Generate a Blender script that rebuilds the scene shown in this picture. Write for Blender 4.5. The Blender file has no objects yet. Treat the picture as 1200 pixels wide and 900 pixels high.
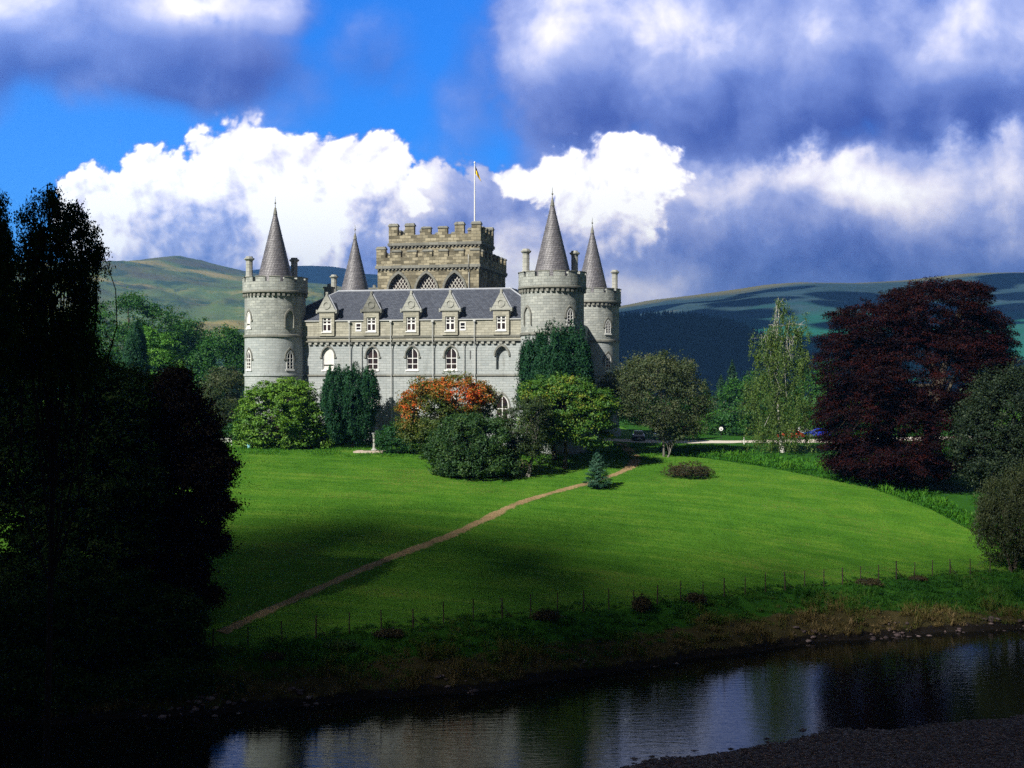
import bpy, bmesh, math, random
import numpy as np
from mathutils import Vector, Matrix

R = math.radians
sc = bpy.context.scene
COL = sc.collection
EYE = 21.7          # eye height above the river, metres
F = 1500.0          # focal length in units of a 1200 wide picture
HAZE = 2.1e-4        # density of the air

# ------------------------------------------------------------------ camera
cam_d = bpy.data.cameras.new("camera")
cam = bpy.data.objects.new("camera", cam_d)
COL.objects.link(cam)
cam.location = (0, 0, EYE)
cam.rotation_euler = (R(90), 0, 0)
cam_d.sensor_width = 36.0
cam_d.lens = 36.0 * F / 1200.0
cam_d.shift_y = -5.0 / 1200.0
cam_d.clip_start = 0.5
cam_d.clip_end = 30000
sc.camera = cam

# ------------------------------------------------------------------ exposure, render settings
sc.view_settings.view_transform = 'Standard'
sc.view_settings.look = 'None'
sc.view_settings.gamma = 1.0
sc.view_settings.use_curve_mapping = False
EXPOSURE = 0.92
sc.view_settings.exposure = EXPOSURE
sc.cycles.max_bounces = 6
sc.cycles.diffuse_bounces = 2
sc.cycles.glossy_bounces = 3
sc.cycles.transmission_bounces = 3
sc.cycles.volume_bounces = 0
sc.cycles.transparent_max_bounces = 8
sc.cycles.use_denoising = False
sc.cycles.use_adaptive_sampling = True
sc.cycles.adaptive_threshold = 0.015

# ------------------------------------------------------------------ sun
SUN_AZ, SUN_EL = R(43), R(39)       # the sun stands behind the camera, to its left
SUN = Vector((-math.sin(SUN_AZ) * math.cos(SUN_EL), -math.cos(SUN_AZ) * math.cos(SUN_EL), math.sin(SUN_EL)))
sun_d = bpy.data.lights.new("sun", 'SUN')
sun_d.energy = 5.0
sun_d.angle = R(0.55)
sun_d.color = (1.0, 0.95, 0.86)
sun = bpy.data.objects.new("sun", sun_d)
COL.objects.link(sun)
sun.rotation_euler = SUN.to_track_quat('Z', 'Y').to_euler()


# ------------------------------------------------------------------ node expressions
class NT:
    """small helper: builds math node trees from python expressions"""
    def __init__(self, tree):
        self.t = tree

    def new(self, kind, **kw):
        n = self.t.nodes.new(kind)
        for k, v in kw.items():
            setattr(n, k, v)
        return n

    def link(self, a, b):
        if isinstance(a, S):
            self.t.links.new(a.s, b)
        elif isinstance(a, (int, float)):
            b.default_value = a if not hasattr(b.default_value, '__len__') else (a,) * len(b.default_value)
        elif isinstance(a, (tuple, list)):
            n = len(b.default_value)
            b.default_value = tuple(a)[:n] if len(a) >= n else tuple(a) + (1.0,)
        else:
            self.t.links.new(a, b)

    def math(self, op, a, b=None, c=None, clamp=False):
        n = self.new('ShaderNodeMath', operation=op)
        n.use_clamp = clamp
        self.link(a, n.inputs[0])
        if b is not None:
            self.link(b, n.inputs[1])
        if c is not None:
            self.link(c, n.inputs[2])
        return S(self, n.outputs[0])

    def vmath(self, op, a, b=None):
        n = self.new('ShaderNodeVectorMath', operation=op)
        self.link(a, n.inputs[0])
        if b is not None:
            self.link(b, n.inputs[1])
        return S(self, n.outputs['Value' if op in ('LENGTH', 'DOT_PRODUCT', 'DISTANCE') else 'Vector'])

    def comb(self, x, y, z=0.0):
        n = self.new('ShaderNodeCombineXYZ')
        for v, i in zip((x, y, z), n.inputs):
            self.link(v, i)
        return S(self, n.outputs[0])

    def sep(self, v):
        n = self.new('ShaderNodeSeparateXYZ')
        self.link(v, n.inputs[0])
        return [S(self, o) for o in n.outputs]

    def noise(self, v, scale=1.0, detail=4.0, rough=0.5, dist=0.0, color=False, dims='3D'):
        n = self.new('ShaderNodeTexNoise')
        n.noise_dimensions = dims
        self.link(v, n.inputs['Vector'])
        n.inputs['Scale'].default_value = scale
        n.inputs['Detail'].default_value = detail
        n.inputs['Roughness'].default_value = rough
        n.inputs['Distortion'].default_value = dist
        return S(self, n.outputs['Color' if color else 'Fac'])

    def voronoi(self, v, scale=1.0, detail=0.0, smooth=None, rough=0.5, out='Distance', flat=False):
        n = self.new('ShaderNodeTexVoronoi')
        n.voronoi_dimensions = '2D' if flat else '3D'
        if smooth is not None:
            n.feature = 'SMOOTH_F1'
            n.inputs['Smoothness'].default_value = smooth
        self.link(v, n.inputs['Vector'])
        n.inputs['Scale'].default_value = scale
        n.inputs['Detail'].default_value = detail
        n.inputs['Roughness'].default_value = rough
        return S(self, n.outputs[out])

    def sstep(self, v, a, b, lo=0.0, hi=1.0, kind='SMOOTHSTEP'):
        n = self.new('ShaderNodeMapRange', interpolation_type=kind)
        n.clamp = True
        for x, i in zip((v, a, b, lo, hi), n.inputs):
            self.link(x, i)
        return S(self, n.outputs[0])

    def mix(self, f, a, b, blend='MIX'):
        n = self.new('ShaderNodeMix', data_type='RGBA', blend_type=blend)
        self.link(f, n.inputs[0])
        self.link(a, n.inputs[6])
        self.link(b, n.inputs[7])
        return S(self, n.outputs[2])

    def ramp(self, f, stops, interp='LINEAR'):
        n = self.new('ShaderNodeValToRGB')
        cr = n.color_ramp
        cr.interpolation = interp
        while len(cr.elements) < len(stops):
            cr.elements.new(0.5)
        for e, (p, c) in zip(cr.elements, stops):
            e.position = p
            e.color = tuple(c) + (1.0,)
        self.link(f, n.inputs[0])
        return S(self, n.outputs[0])

    def lerp(self, a, b, f):
        return self.math('MULTIPLY_ADD', f, self.math('SUBTRACT', b, a), a)


class S:
    def __init__(self, nt, s):
        self.nt, self.s = nt, s
    def __add__(self, o): return self.nt.math('ADD', self, o)
    def __radd__(self, o): return self.nt.math('ADD', o, self)
    def __sub__(self, o): return self.nt.math('SUBTRACT', self, o)
    def __rsub__(self, o): return self.nt.math('SUBTRACT', o, self)
    def __mul__(self, o): return self.nt.math('MULTIPLY', self, o)
    def __rmul__(self, o): return self.nt.math('MULTIPLY', o, self)
    def __truediv__(self, o): return self.nt.math('DIVIDE', self, o)
    def max(self, o): return self.nt.math('MAXIMUM', self, o)
    def min(self, o): return self.nt.math('MINIMUM', self, o)
    def smax(self, o, k): return self.nt.math('SMOOTH_MAX', self, o, k)
    def clamp(self): return self.nt.math('ADD', self, 0.0, clamp=True)


# ------------------------------------------------------------------ sky: Nishita air with procedural clouds by direction
SKY = 0.1
world = bpy.data.worlds.new("World")
sc.world = world
world.use_nodes = True
world.cycles.sampling_method = 'MANUAL'
world.cycles.sample_map_resolution = 256
wt = world.node_tree
wt.nodes.clear()
n = NT(wt)
w_out = n.new('ShaderNodeOutputWorld')
w_bg = n.new('ShaderNodeBackground')
w_bg.inputs['Strength'].default_value = SKY
wt.links.new(w_bg.outputs[0], w_out.inputs[0])
sky = n.new('ShaderNodeTexSky', sky_type='NISHITA')
sky.sun_disc = False
sky.sun_elevation = SUN_EL
sky.sun_rotation = math.pi + SUN_AZ
sky.altitude = 0
sky.air_density = 1.0
sky.dust_density = 0.4
sky.ozone_density = 2.5
tc = n.new('ShaderNodeTexCoord')
dx, dy, dz = n.sep(tc.outputs['Generated'])
dyc = dy.max(0.08)
# bearing plane: X to the right, Y downwards from a level 0.3 above the horizon
X = dx / dyc * 15.0 + 6.0
Y = 4.45 - dz / dyc * 15.0
P0 = n.comb(X, Y, 0.0)
wl = n.noise(P0, 0.8, 1, 0.5, color=True, dims='2D')
warp = n.vmath('MULTIPLY', n.vmath('SUBTRACT', wl, (0.5, 0.5, 0.5)), (0.34, 0.30, 0.0))
P1 = n.vmath('ADD', P0, warp)
# cauliflower relief, sampled twice for light from the upper left
def billow(p, sc_):
    v = n.voronoi(p, sc_, 3.0, None, 0.55, flat=True)
    return 1.0 - v
off = (-0.07, -0.09, 0.0)
fine = n.noise(P1, 5.0, 6, 0.62, dims='2D')
mid = n.noise(P1, 1.5, 6, 0.58, dims='2D')
low = n.noise(P0, 0.55, 4, 0.5, dims='2D')
b1 = billow(P1, 2.1)
b2 = billow(n.vmath('ADD', P1, off), 2.1)
relief = (b1 - b2)
m2 = n.noise(n.vmath('ADD', P1, (-0.16, -0.2, 0.0)), 1.5, 6, 0.58, dims='2D')
mrelief = mid - m2

def ell(p, cx, cy, rx, ry):
    q = n.vmath('DIVIDE', n.vmath('SUBTRACT', p, (cx, cy, 0)), (rx, ry, 1.0))
    return 1.0 - n.vmath('LENGTH', q)
def union(p, lst, k=0.12):
    r = None
    for e in lst:
        v = ell(p, *e)
        r = v if r is None else r.smax(v, k)
    return r
def blob(p, cx, cy, rx, ry):
    return n.sstep(ell(p, cx, cy, rx, ry), 0.0, 1.0)

L = None
A = None
def over(La, aa):
    global L, A
    if L is None:
        L, A = La, aa
    else:
        L = n.lerp(L, La, aa)
        A = 1.0 - (1.0 - A) * (1.0 - aa)

# thin lavender veils in the blue gap
soft = n.noise(P1, 0.8, 5, 0.52, dims='2D')
srel = soft - n.noise(n.vmath('ADD', P1, (-0.25, -0.35, 0.0)), 0.8, 5, 0.52, dims='2D')
vf = union(P1, [(4.35, 0.75, 0.9, 0.7), (5.6, 0.9, 0.75, 1.4), (3.3, 0.9, 1.0, 0.7)])
over(0.34 + (soft - 0.5) * 0.8, n.sstep(vf + (soft - 0.5) * 1.8, 0.0, 0.9) * 0.5)
# grey blue layer low behind everything on the right
over(0.52 + (soft - 0.5) * 0.4 - n.sstep(X, 8.0, 10.0) * 0.12, (n.sstep(Y + (soft - 0.5) * 0.8, 1.25, 1.7) * n.sstep(X + (soft - 0.5) * 0.7, 5.7, 6.4)).max(n.sstep(Y + (soft - 0.5) * 0.5, 2.3, 2.6) * n.sstep(X, 1.0, 1.8)))
# upper right cloud
cf = union(P1, [(9.0, 0.4, 3.7, 1.9), (7.0, 0.75, 1.5, 1.35), (12.5, 0.6, 4.0, 2.1), (6.5, 0.2, 1.0, 1.1)])
c_l = (0.50 + blob(P1, 7.5, 0.25, 1.5, 0.9) * 0.34 + blob(P1, 11.5, 0.4, 1.6, 0.8) * 0.20 + blob(P1, 6.3, 0.9, 0.8, 0.9) * 0.1
       - n.sstep(Y + (soft - 0.5) * 0.9, 0.55, 1.5) * 0.22 - blob(P1, 10.6, 1.35, 2.3, 0.5) * 0.10 + (soft - 0.5) * 0.45 + srel * 0.5 + (mid - 0.5) * 0.13)
over(c_l, n.sstep(cf + (soft - 0.5) * 0.7 + (mid - 0.5) * 0.25, -0.02, 0.36))
# big right bank below it
df = union(P1, [(10.6, 2.75, 2.6, 1.3), (8.3, 2.9, 1.8, 1.2), (12.5, 2.6, 2.5, 1.35), (6.6, 3.1, 1.6, 0.8)])
d_l = (0.40 + blob(P1, 9.75, 1.95, 0.9, 0.7) * 0.42 + blob(P1, 10.5, 2.4, 1.0, 0.6) * 0.36 + blob(P1, 11.7, 2.0, 1.1, 0.9) * 0.3
       + blob(P1, 8.1, 2.3, 0.8, 0.7) * 0.25 + blob(P1, 8.8, 2.1, 0.8, 0.5) * 0.2 + blob(P1, 7.3, 3.4, 1.6, 0.45) * 0.45
       - blob(P1, 9.7, 3.15, 2.8, 0.7) * 0.36 - blob(P1, 12.0, 3.2, 2.0, 0.5) * 0.2 + (soft - 0.5) * 0.5 + (mid - 0.5) * 0.25 + mrelief * 0.35 + relief * 0.06)
over(d_l * 0.78 + 0.25, n.sstep(df + (mid - 0.5) * 0.5 + (fine - 0.5) * 0.2, -0.02, 0.26))
# small bright cumulus
ff = union(P1, [(6.6, 2.2, 0.75, 0.62), (7.3, 2.05, 0.85, 0.62), (7.0, 2.6, 0.95, 0.65), (6.0, 2.2, 0.35, 0.45)])
f_l = 1.0 - n.sstep(Y + (mid - 0.5) * 1.2, 2.4, 3.0) * 0.42 + relief * 0.24 + mrelief * 0.45 + (fine - 0.5) * 0.12
over(f_l, n.sstep(ff + (b1 - 0.6) * 0.3 + (mid - 0.5) * 0.3 + (fine - 0.5) * 0.24, -0.02, 0.17))
# lavender lobe between the two
gf = union(P1, [(5.2, 2.9, 1.15, 1.3), (5.7, 3.1, 1.2, 1.15), (6.3, 3.3, 0.9, 0.75), (4.6, 3.3, 1.0, 1.0)])
g_l = 0.58 + blob(P1, 4.8, 2.15, 0.9, 0.6) * 0.28 + blob(P1, 6.3, 3.35, 1.1, 0.6) * 0.3 + (soft - 0.5) * 0.4 + mrelief * 0.55
over(g_l, n.sstep(gf + (b1 - 0.6) * 0.3 + (fine - 0.5) * 0.3, 0.0, 0.14))
# tall white cumulus
ef = union(P1, [(2.9, 2.2, 1.2, 1.12), (2.1, 2.5, 1.25, 1.15), (1.5, 2.8, 0.95, 1.05), (3.7, 2.3, 1.15, 1.0), (4.4, 2.15, 0.75, 0.75),
               (2.6, 3.4, 2.4, 1.3), (1.0, 2.5, 0.55, 0.7), (1.8, 3.6, 2.0, 0.9)])
e_l = (0.97 - blob(P1, 2.45, 2.85, 1.5, 0.8) * 0.36 - n.sstep(Y + (mid - 0.5) * 0.6, 2.7, 3.3) * 0.2 - blob(P1, 4.4, 3.0, 0.7, 0.9) * 0.45
       + blob(P1, 3.4, 2.5, 0.8, 0.7) * 0.25 + blob(P1, 3.5, 3.0, 0.7, 0.7) * 0.2 + relief * 0.26 + mrelief * 0.55 + (fine - 0.5) * 0.1)
over(e_l, n.sstep(ef + (b1 - 0.6) * 0.3 + (mid - 0.5) * 0.12 + (fine - 0.5) * 0.22, 0.0, 0.17))
# dark cloud at the upper left
af = union(P1, [(0.6, 0.25, 2.8, 1.15), (2.3, 0.7, 1.5, 0.75), (-1.0, 0.5, 2.2, 1.2), (3.0, 0.1, 0.9, 0.55)])
a_l = (0.14 + n.sstep(Y + (soft - 0.5) * 0.9, 1.1, 0.0) * 0.42 + blob(P1, 2.3, 0.05, 1.3, 0.6) * 0.34 + blob(P1, 0.2, -0.1, 1.1, 0.5) * 0.28
       + (soft - 0.5) * 0.45 + srel * 0.4 + (mid - 0.5) * 0.12)
over(a_l, n.sstep(af + (soft - 0.5) * 0.8 + (mid - 0.5) * 0.2, 0.0, 0.5) * 0.97)

k = 1.42 / (SKY * 2 ** EXPOSURE)
ramp = n.ramp(L.clamp(), [(0.0, (0.035, 0.075, 0.36)), (0.2, (0.075, 0.13, 0.44)), (0.42, (0.175, 0.255, 0.62)), (0.62, (0.40, 0.47, 0.80)),
                          (0.82, (0.90, 0.88, 1.0)), (0.97, (1.2, 1.2, 1.16))])
cloud_c = n.vmath('MULTIPLY', ramp, (k, k, k * 1.02))
blue_c = n.vmath('MULTIPLY', sky.outputs[0], (0.09, 0.52, 1.25))
seen = n.mix(A.clamp(), blue_c, cloud_c)
# beyond the picture: an unseen sky all round, dimmed to deepen the shade
dull = n.ramp(n.noise(tc.outputs['Generated'], 3.0, 5, 0.55), [(0.3, (0.036 * k, 0.040 * k, 0.052 * k)), (0.7, (0.088 * k, 0.094 * k, 0.110 * k))])
inside = n.sstep(n.math('ABSOLUTE', X - 6.0), 7.0, 10.0, 1.0, 0.0) * n.sstep(Y, -1.6, -0.5) * n.sstep(dy, 0.1, 0.3)
final = n.mix(inside, dull, seen)
n.link(final, w_bg.inputs['Color'])

# ------------------------------------------------------------------ bookkeeping helpers
def tag(o, label=None, cat=None, group=None, kind=None):
    if label: o['label'] = label
    if cat: o['category'] = cat
    if group: o['group'] = group
    if kind: o['kind'] = kind
    return o

def empty(name, loc, rz=0.0):
    o = bpy.data.objects.new(name, None)
    COL.objects.link(o)
    o.location = loc
    o.rotation_euler = (0, 0, rz)
    o.empty_display_size = 0.3
    return o

def link(name, me, mats=None, parent=None, loc=None):
    o = bpy.data.objects.new(name, me)
    COL.objects.link(o)
    if mats is not None:
        for m in (mats if isinstance(mats, (list, tuple)) else [mats]):
            me.materials.append(m)
    if parent is not None:
        o.parent = parent
    if loc is not None:
        o.location = loc
    return o

def np_mesh(name, verts, faces, attrs=None, smooth=False, matidx=None):
    """verts (n,3) array; faces (m,3) or (m,4) integer array; attrs: point float attributes"""
    verts = np.asarray(verts, dtype=np.float32)
    faces = np.asarray(faces, dtype=np.int32)
    me = bpy.data.meshes.new(name)
    me.vertices.add(len(verts))
    me.vertices.foreach_set('co', verts.ravel())
    k = faces.shape[1]
    me.loops.add(faces.size)
    me.loops.foreach_set('vertex_index', faces.ravel())
    me.polygons.add(len(faces))
    me.polygons.foreach_set('loop_start', np.arange(0, faces.size, k, dtype=np.int32))
    me.polygons.foreach_set('loop_total', np.full(len(faces), k, dtype=np.int32))
    if smooth:
        me.polygons.foreach_set('use_smooth', np.ones(len(faces), dtype=bool))
    if matidx is not None:
        me.polygons.foreach_set('material_index', np.asarray(matidx, dtype=np.int32))
    for a, v in (attrs or {}).items():
        at = me.attributes.new(a, 'FLOAT', 'POINT')
        at.data.foreach_set('value', np.asarray(v, dtype=np.float32))
    me.update(calc_edges=True)
    me.validate()
    return me

def grid_faces(ny, nx):
    i = np.arange(ny * nx).reshape(ny, nx)
    return np.stack([i[:-1, :-1], i[:-1, 1:], i[1:, 1:], i[1:, :-1]], -1).reshape(-1, 4)

def smooth(t):
    t = np.clip(t, 0, 1)
    return t * t * (3 - 2 * t)

_rs = np.random.RandomState(11)
_perm = _rs.rand(256, 256)
def vnoise(x, y):
    """value noise, 0..1"""
    x = np.asarray(x, float); y = np.asarray(y, float)
    xi = np.floor(x).astype(int); yi = np.floor(y).astype(int)
    fx = smooth(x - xi); fy = smooth(y - yi)
    g = lambda a, b: _perm[a % 256, b % 256]
    return ((g(xi, yi) * (1 - fx) + g(xi + 1, yi) * fx) * (1 - fy)
            + (g(xi, yi + 1) * (1 - fx) + g(xi + 1, yi + 1) * fx) * fy)
def fbm(x, y, oct=5, gain=0.5):
    s = 0; a = 1; t = 0
    for k in range(oct):
        s = s + a * vnoise(x * 2 ** k + 17.3 * k, y * 2 ** k + 5.1 * k); t += a; a *= gain
    return s / t

# ------------------------------------------------------------------ material helpers
def mat(name):
    m = bpy.data.materials.new(name)
    m.use_nodes = True
    m.node_tree.nodes.clear()
    q = NT(m.node_tree)
    q.out = q.new('ShaderNodeOutputMaterial')
    return m, q

def principled(q, color, rough=0.9, spec=0.2, bump=None, bump_d=0.05, bump_s=1.0, metal=0.0):
    b = q.new('ShaderNodeBsdfPrincipled')
    q.link(color, b.inputs['Base Color'])
    q.link(rough, b.inputs['Roughness'])
    b.inputs['Specular IOR Level'].default_value = spec
    b.inputs['Metallic'].default_value = metal
    if bump is not None:
        bn = q.new('ShaderNodeBump')
        bn.inputs['Distance'].default_value = bump_d
        bn.inputs['Strength'].default_value = bump_s
        q.link(bump, bn.inputs['Height'])
        q.t.links.new(bn.outputs[0], b.inputs['Normal'])
    q.t.links.new(b.outputs[0], q.out.inputs[0])
    return b

def coords(q, kind='Object'):
    return q.new('ShaderNodeTexCoord').outputs[kind]

def attr(q, name):
    a = q.new('ShaderNodeAttribute')
    a.attribute_name = name
    return S(q, a.outputs['Fac'])

def plain(name, color, rough=0.7, spec=0.3, var=0.15, scale=6.0, metal=0.0):
    m, q = mat(name)
    f = q.noise(coords(q), scale, 5, 0.6)
    c0 = tuple(c * (1 - var) for c in color); c1 = tuple(min(1, c * (1 + var)) for c in color)
    principled(q, q.ramp(f, [(0.3, c0), (0.7, c1)]), rough, spec, metal=metal)
    return m

def leaf_mat(name, stops, trans=0.3, spec=0.25, rough=0.6):
    """leaf colour follows a random tint carried by each leaf"""
    m, q = mat(name)
    c = q.ramp(attr(q, 'tint'), stops)
    d = q.new('ShaderNodeBsdfDiffuse'); q.link(c, d.inputs[0])
    t = q.new('ShaderNodeBsdfTranslucent'); q.link(q.mix(1.0, c, (1.0, 1.15, 0.5), 'MULTIPLY'), t.inputs[0])
    mx = q.new('ShaderNodeMixShader'); mx.inputs[0].default_value = trans
    q.t.links.new(d.outputs[0], mx.inputs[1]); q.t.links.new(t.outputs[0], mx.inputs[2])
    g = q.new('ShaderNodeBsdfGlossy'); g.inputs['Roughness'].default_value = rough
    g.inputs[0].default_value = (0.8, 0.9, 1.0, 1)
    m2 = q.new('ShaderNodeMixShader'); m2.inputs[0].default_value = 0.018 * spec / 0.25
    q.t.links.new(mx.outputs[0], m2.inputs[1]); q.t.links.new(g.outputs[0], m2.inputs[2])
    q.t.links.new(m2.outputs[0], q.out.inputs[0])
    return m

# ------------------------------------------------------------------ the lie of the land
BANK = np.array([(-400, 20), (-120, 45), (-60, 69), (-40, 78), (-28, 81), (-17, 84), (-9.4, 86.8), (-0.6, 90.0), (6.4, 94.4), (13.3, 98.8),
                 (25, 105.5), (35, 109), (45, 112), (70, 117), (120, 122), (400, 130)], float)   # far water line
SHORE = np.array([(-400, 10), (-60, 48), (-20, 58), (0, 67), (7.7, 72.3), (12.5, 75), (20, 78.6), (26, 80.2), (33, 82), (50, 86), (100, 92), (400, 100)], float)  # near water line

TPS_P = np.array([  # x, y, z of points on the lawn and round the castle
    (-40, 86, 2.0), (-28, 90, 2.4), (-16, 91.5, 3.1), (-9, 94, 3.3), (1.3, 99, 3.6), (14, 106, 3.5), (25, 114, 3.2), (36, 121, 3.0), (42, 125, 2.8), (60, 130, 2.8),
    (-19, 98, 4.3), (-12, 108, 6.0), (0, 118, 6.3), (0, 135, 8.6), (15, 125, 6.3), (28, 130, 5.8), (44, 136, 5.4), (60, 140, 5.5),
    (-30, 120, 7.6), (-28, 140, 10.0), (-35, 160, 12.5), (-5, 150, 10.3), (9.6, 145, 9.3), (20, 150, 9.9), (35, 150, 9.2), (48, 150, 8.7), (60, 160, 9.3),
    (15.7, 163, 11.5), (37, 170, 12.1), (-33, 172, 13.1), (-18, 166, 12.6), (-8, 170, 13.0), (5, 166, 12.5), (20, 185, 12.75), (40, 188, 12.7), (60, 190, 12.6),
    (0, 200, 13.2), (-40, 200, 13.4), (-70, 160, 13.0), (-80, 120, 10.0), (80, 170, 10.5), (80, 210, 12.8), (0, 240, 13.4), (60, 240, 13.0), (-60, 240, 13.8), (-100, 200, 14.5), (110, 200, 12.0),
    (-90, 90, 5.0), (110, 140, 6.0), (150, 300, 14.0), (-150, 300, 17.0), (0, 340, 14.0), (-160, 140, 14.0), (170, 150, 8.0)], float)

def _fit(P, lam=0.02):
    n_ = len(P)
    d = np.hypot(P[:, None, 0] - P[None, :, 0], P[:, None, 1] - P[None, :, 1]) / 50.0
    K = np.where(d > 0, d * d * np.log(d + 1e-9), 0) + lam * np.eye(n_)
    Q = np.c_[np.ones(n_), P[:, :2] / 50.0]
    A_ = np.block([[K, Q], [Q.T, np.zeros((3, 3))]])
    return np.linalg.solve(A_, np.r_[P[:, 2], 0, 0, 0])
_W = _fit(TPS_P)
def lawn_z(x, y):
    x = np.asarray(x, float); y = np.asarray(y, float)
    xx = np.clip(x, -170, 180); yy = np.clip(y, 60, 330)
    o = _W[-3] + _W[-2] * xx / 50 + _W[-1] * yy / 50
    for p, w in zip(TPS_P, _W):
        d2 = ((xx - p[0]) ** 2 + (yy - p[1]) ** 2) / 2500.0
        o = o + w * 0.5 * d2 * np.log(d2 + 1e-9)
    return o

def bank_s(x, y):
    """metres landward of the far water line"""
    yb = np.interp(x, BANK[:, 0], BANK[:, 1])
    sl = (np.interp(x + 1, BANK[:, 0], BANK[:, 1]) - np.interp(x - 1, BANK[:, 0], BANK[:, 1])) / 2
    wob = (fbm(np.asarray(x) * 0.35, np.asarray(y) * 0.35, 3) - 0.5) * 1.6
    return (y - yb) / np.sqrt(1 + sl * sl) + wob

def shore_s(x, y):
    """metres from the near water line towards the camera"""
    ys = np.interp(x, SHORE[:, 0], SHORE[:, 1])
    wob = (fbm(np.asarray(x) * 0.25 + 40, np.asarray(y) * 0.25, 3) - 0.5) * 2.2
    return (ys - y) * 0.85 + wob

def ground_z(x, y):
    x = np.asarray(x, float); y = np.asarray(y, float)
    s = bank_s(x, y)
    lawn = lawn_z(x, y)
    lawn = lawn + (fbm(x * 0.05, y * 0.05, 4) - 0.5) * 0.35
    far = smooth((np.hypot(x * 0.8, y - 150) - 150) / 400.0)
    lawn = lawn * (1 - far) + 12.0 * far
    prof = np.interp(s, [-6, -1.5, 0, 0.7, 1.3, 5, 9, 14, 22], [-1.6, -1.2, -0.05, 0.75, 1.25, 3.0, 4.6, 8, 20])
    rough = (fbm(x * 0.8, y * 0.8, 4) - 0.5) * 0.5 * smooth(s / 0.8) * smooth((11 - s) / 6)
    z = np.where(s < 0, prof, np.minimum(lawn, prof) + rough)
    z = np.where((s > 9), lawn + rough, z)
    t = shore_s(x, y)
    near = np.interp(t, [-8, -1, 0, 1, 12, 20, 90], [-1.6, -0.3, 0.0, 0.10, 0.75, 2.5, 22])
    near = np.minimum(near, np.maximum(19.9 - 0.345 * np.maximum(y, -40), 0.0) + 0.8)
    z = np.where(t > -4, np.maximum(z, near), z)
    return z

def gz(x, y):
    return float(ground_z(np.array([x]), np.array([y]))[0])

def axis(lo, hi, mid0, mid1, step, grow=1.09):
    a = list(np.arange(mid0, mid1 + 1e-6, step))
    s = step; v = a[-1]
    while v < hi:
        s *= grow; v += s; a.append(v)
    s = step; v = a[0]; b = []
    while v > lo:
        s *= grow; v -= s; b.append(v)
    return np.array(b[::-1] + a)

gx = axis(-7000, 7000, -62, 76, 0.5, 1.08)
gy = axis(-600, 9000, 62, 200, 0.5, 1.08)
GX, GY = np.meshgrid(gx, gy)
GZ = ground_z(GX, GY)
bs = bank_s(GX, GY); ss = shore_s(GX, GY)

# edge of the mown lawn on the right, beyond which tall weeds grow
VERGE = np.array([(20, 167), (25, 164), (30, 160), (36, 155), (42, 150), (47, 143), (50, 136), (52, 128)], float)
def verge_d(x, y):
    """metres outward (to the right, beyond) of the mown edge; negative on the lawn"""
    yv = np.interp(x, VERGE[:, 0], VERGE[:, 1], left=400, right=60)
    return (np.asarray(y) - yv) * 0.7
FENCE_X = np.linspace(-40, 58, 200)
FENCE = np.array([(-40, 83.5), (-17.6, 90.6), (-8, 94.2), (1.3, 98.6), (9, 103), (16, 107.3), (26, 114), (36, 120.5), (42, 124), (60, 131)], float)
def fence_d(x, y):
    return (np.asarray(y) - np.interp(x, FENCE[:, 0], FENCE[:, 1])) * 0.85

rough_m = smooth(1 - (fence_d(GX, GY) + 0.3) / 0.8) * smooth(bs / 0.5)
rough_m = np.maximum(rough_m, smooth((verge_d(GX, GY) + 0.3) / 0.8) * (GX > 18) * (GX < 90))
brown_m = smooth((4.2 - bs) / 2.5) * smooth((bs + 0.2) / 0.3)
mud_m = smooth((0.75 - bs) / 0.5) * (ss < 0.2)
shingle_m = smooth((ss + 0.6) / 0.5) * (GY < 110)

m_ground, q = mat('grass_ground')
co = coords(q)
cx, cy, cz = q.sep(co)
n_big = q.noise(co, 0.06, 4, 0.55)
n_mid = q.noise(co, 0.6, 5, 0.6)
n_fin = q.noise(co, 9.0, 5, 0.7)
row = q.noise(q.comb(cx * 0.05, cy * 0.9 + cx * 0.10, 0.0), 1.0, 5, 0.65)     # mower lines across the slope
dry = q.noise(q.comb(cx * 0.12, cy * 0.45, 3.0), 1.0, 6, 0.7)
n_2 = q.noise(co, 0.22, 6, 0.65)
lawn_c = q.ramp(q.lerp(n_big, n_mid, 0.5) * 0.4 + row * 0.6 + (n_fin - 0.5) * 0.5 + (n_2 - 0.5) * 0.6,
                [(0.25, (0.022, 0.084, 0.006)), (0.5, (0.054, 0.150, 0.012)), (0.75, (0.115, 0.205, 0.022))])
lawn_c = q.mix(q.sstep(dry + (n_fin - 0.5) * 0.4, 0.58, 0.80) * 0.6, lawn_c, (0.18, 0.20, 0.04))
rough_c = q.ramp(q.lerp(n_mid, n_fin, 0.5), [(0.3, (0.010, 0.050, 0.004)), (0.6, (0.024, 0.090, 0.008)), (0.8, (0.07, 0.09, 0.02))])
brown_c = q.ramp(q.lerp(n_mid, n_fin, 0.5), [(0.3, (0.022, 0.022, 0.008)), (0.7, (0.085, 0.068, 0.028))])
mud_c = q.ramp(n_fin, [(0.3, (0.006, 0.005, 0.004)), (0.75, (0.028, 0.023, 0.018))])
shi_v = q.voronoi(co, 5.0, 1.0, out='Color')
shi_c = q.mix(q.sep(shi_v)[0], (0.065, 0.038, 0.032), (0.24, 0.145, 0.115))
c = q.mix(q.sstep(attr(q, 'rough') + (n_mid - 0.5) * 0.6, 0.3, 0.6), lawn_c, rough_c)
c = q.mix(q.sstep(attr(q, 'brown') + (n_mid - 0.5) * 0.9, 0.4, 0.7), c, brown_c)
c = q.mix(q.sstep(attr(q, 'mud') + (n_mid - 0.5) * 0.5, 0.35, 0.6), c, mud_c)
c = q.mix(q.sstep(attr(q, 'shingle'), 0.4, 0.6), c, shi_c)
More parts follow.
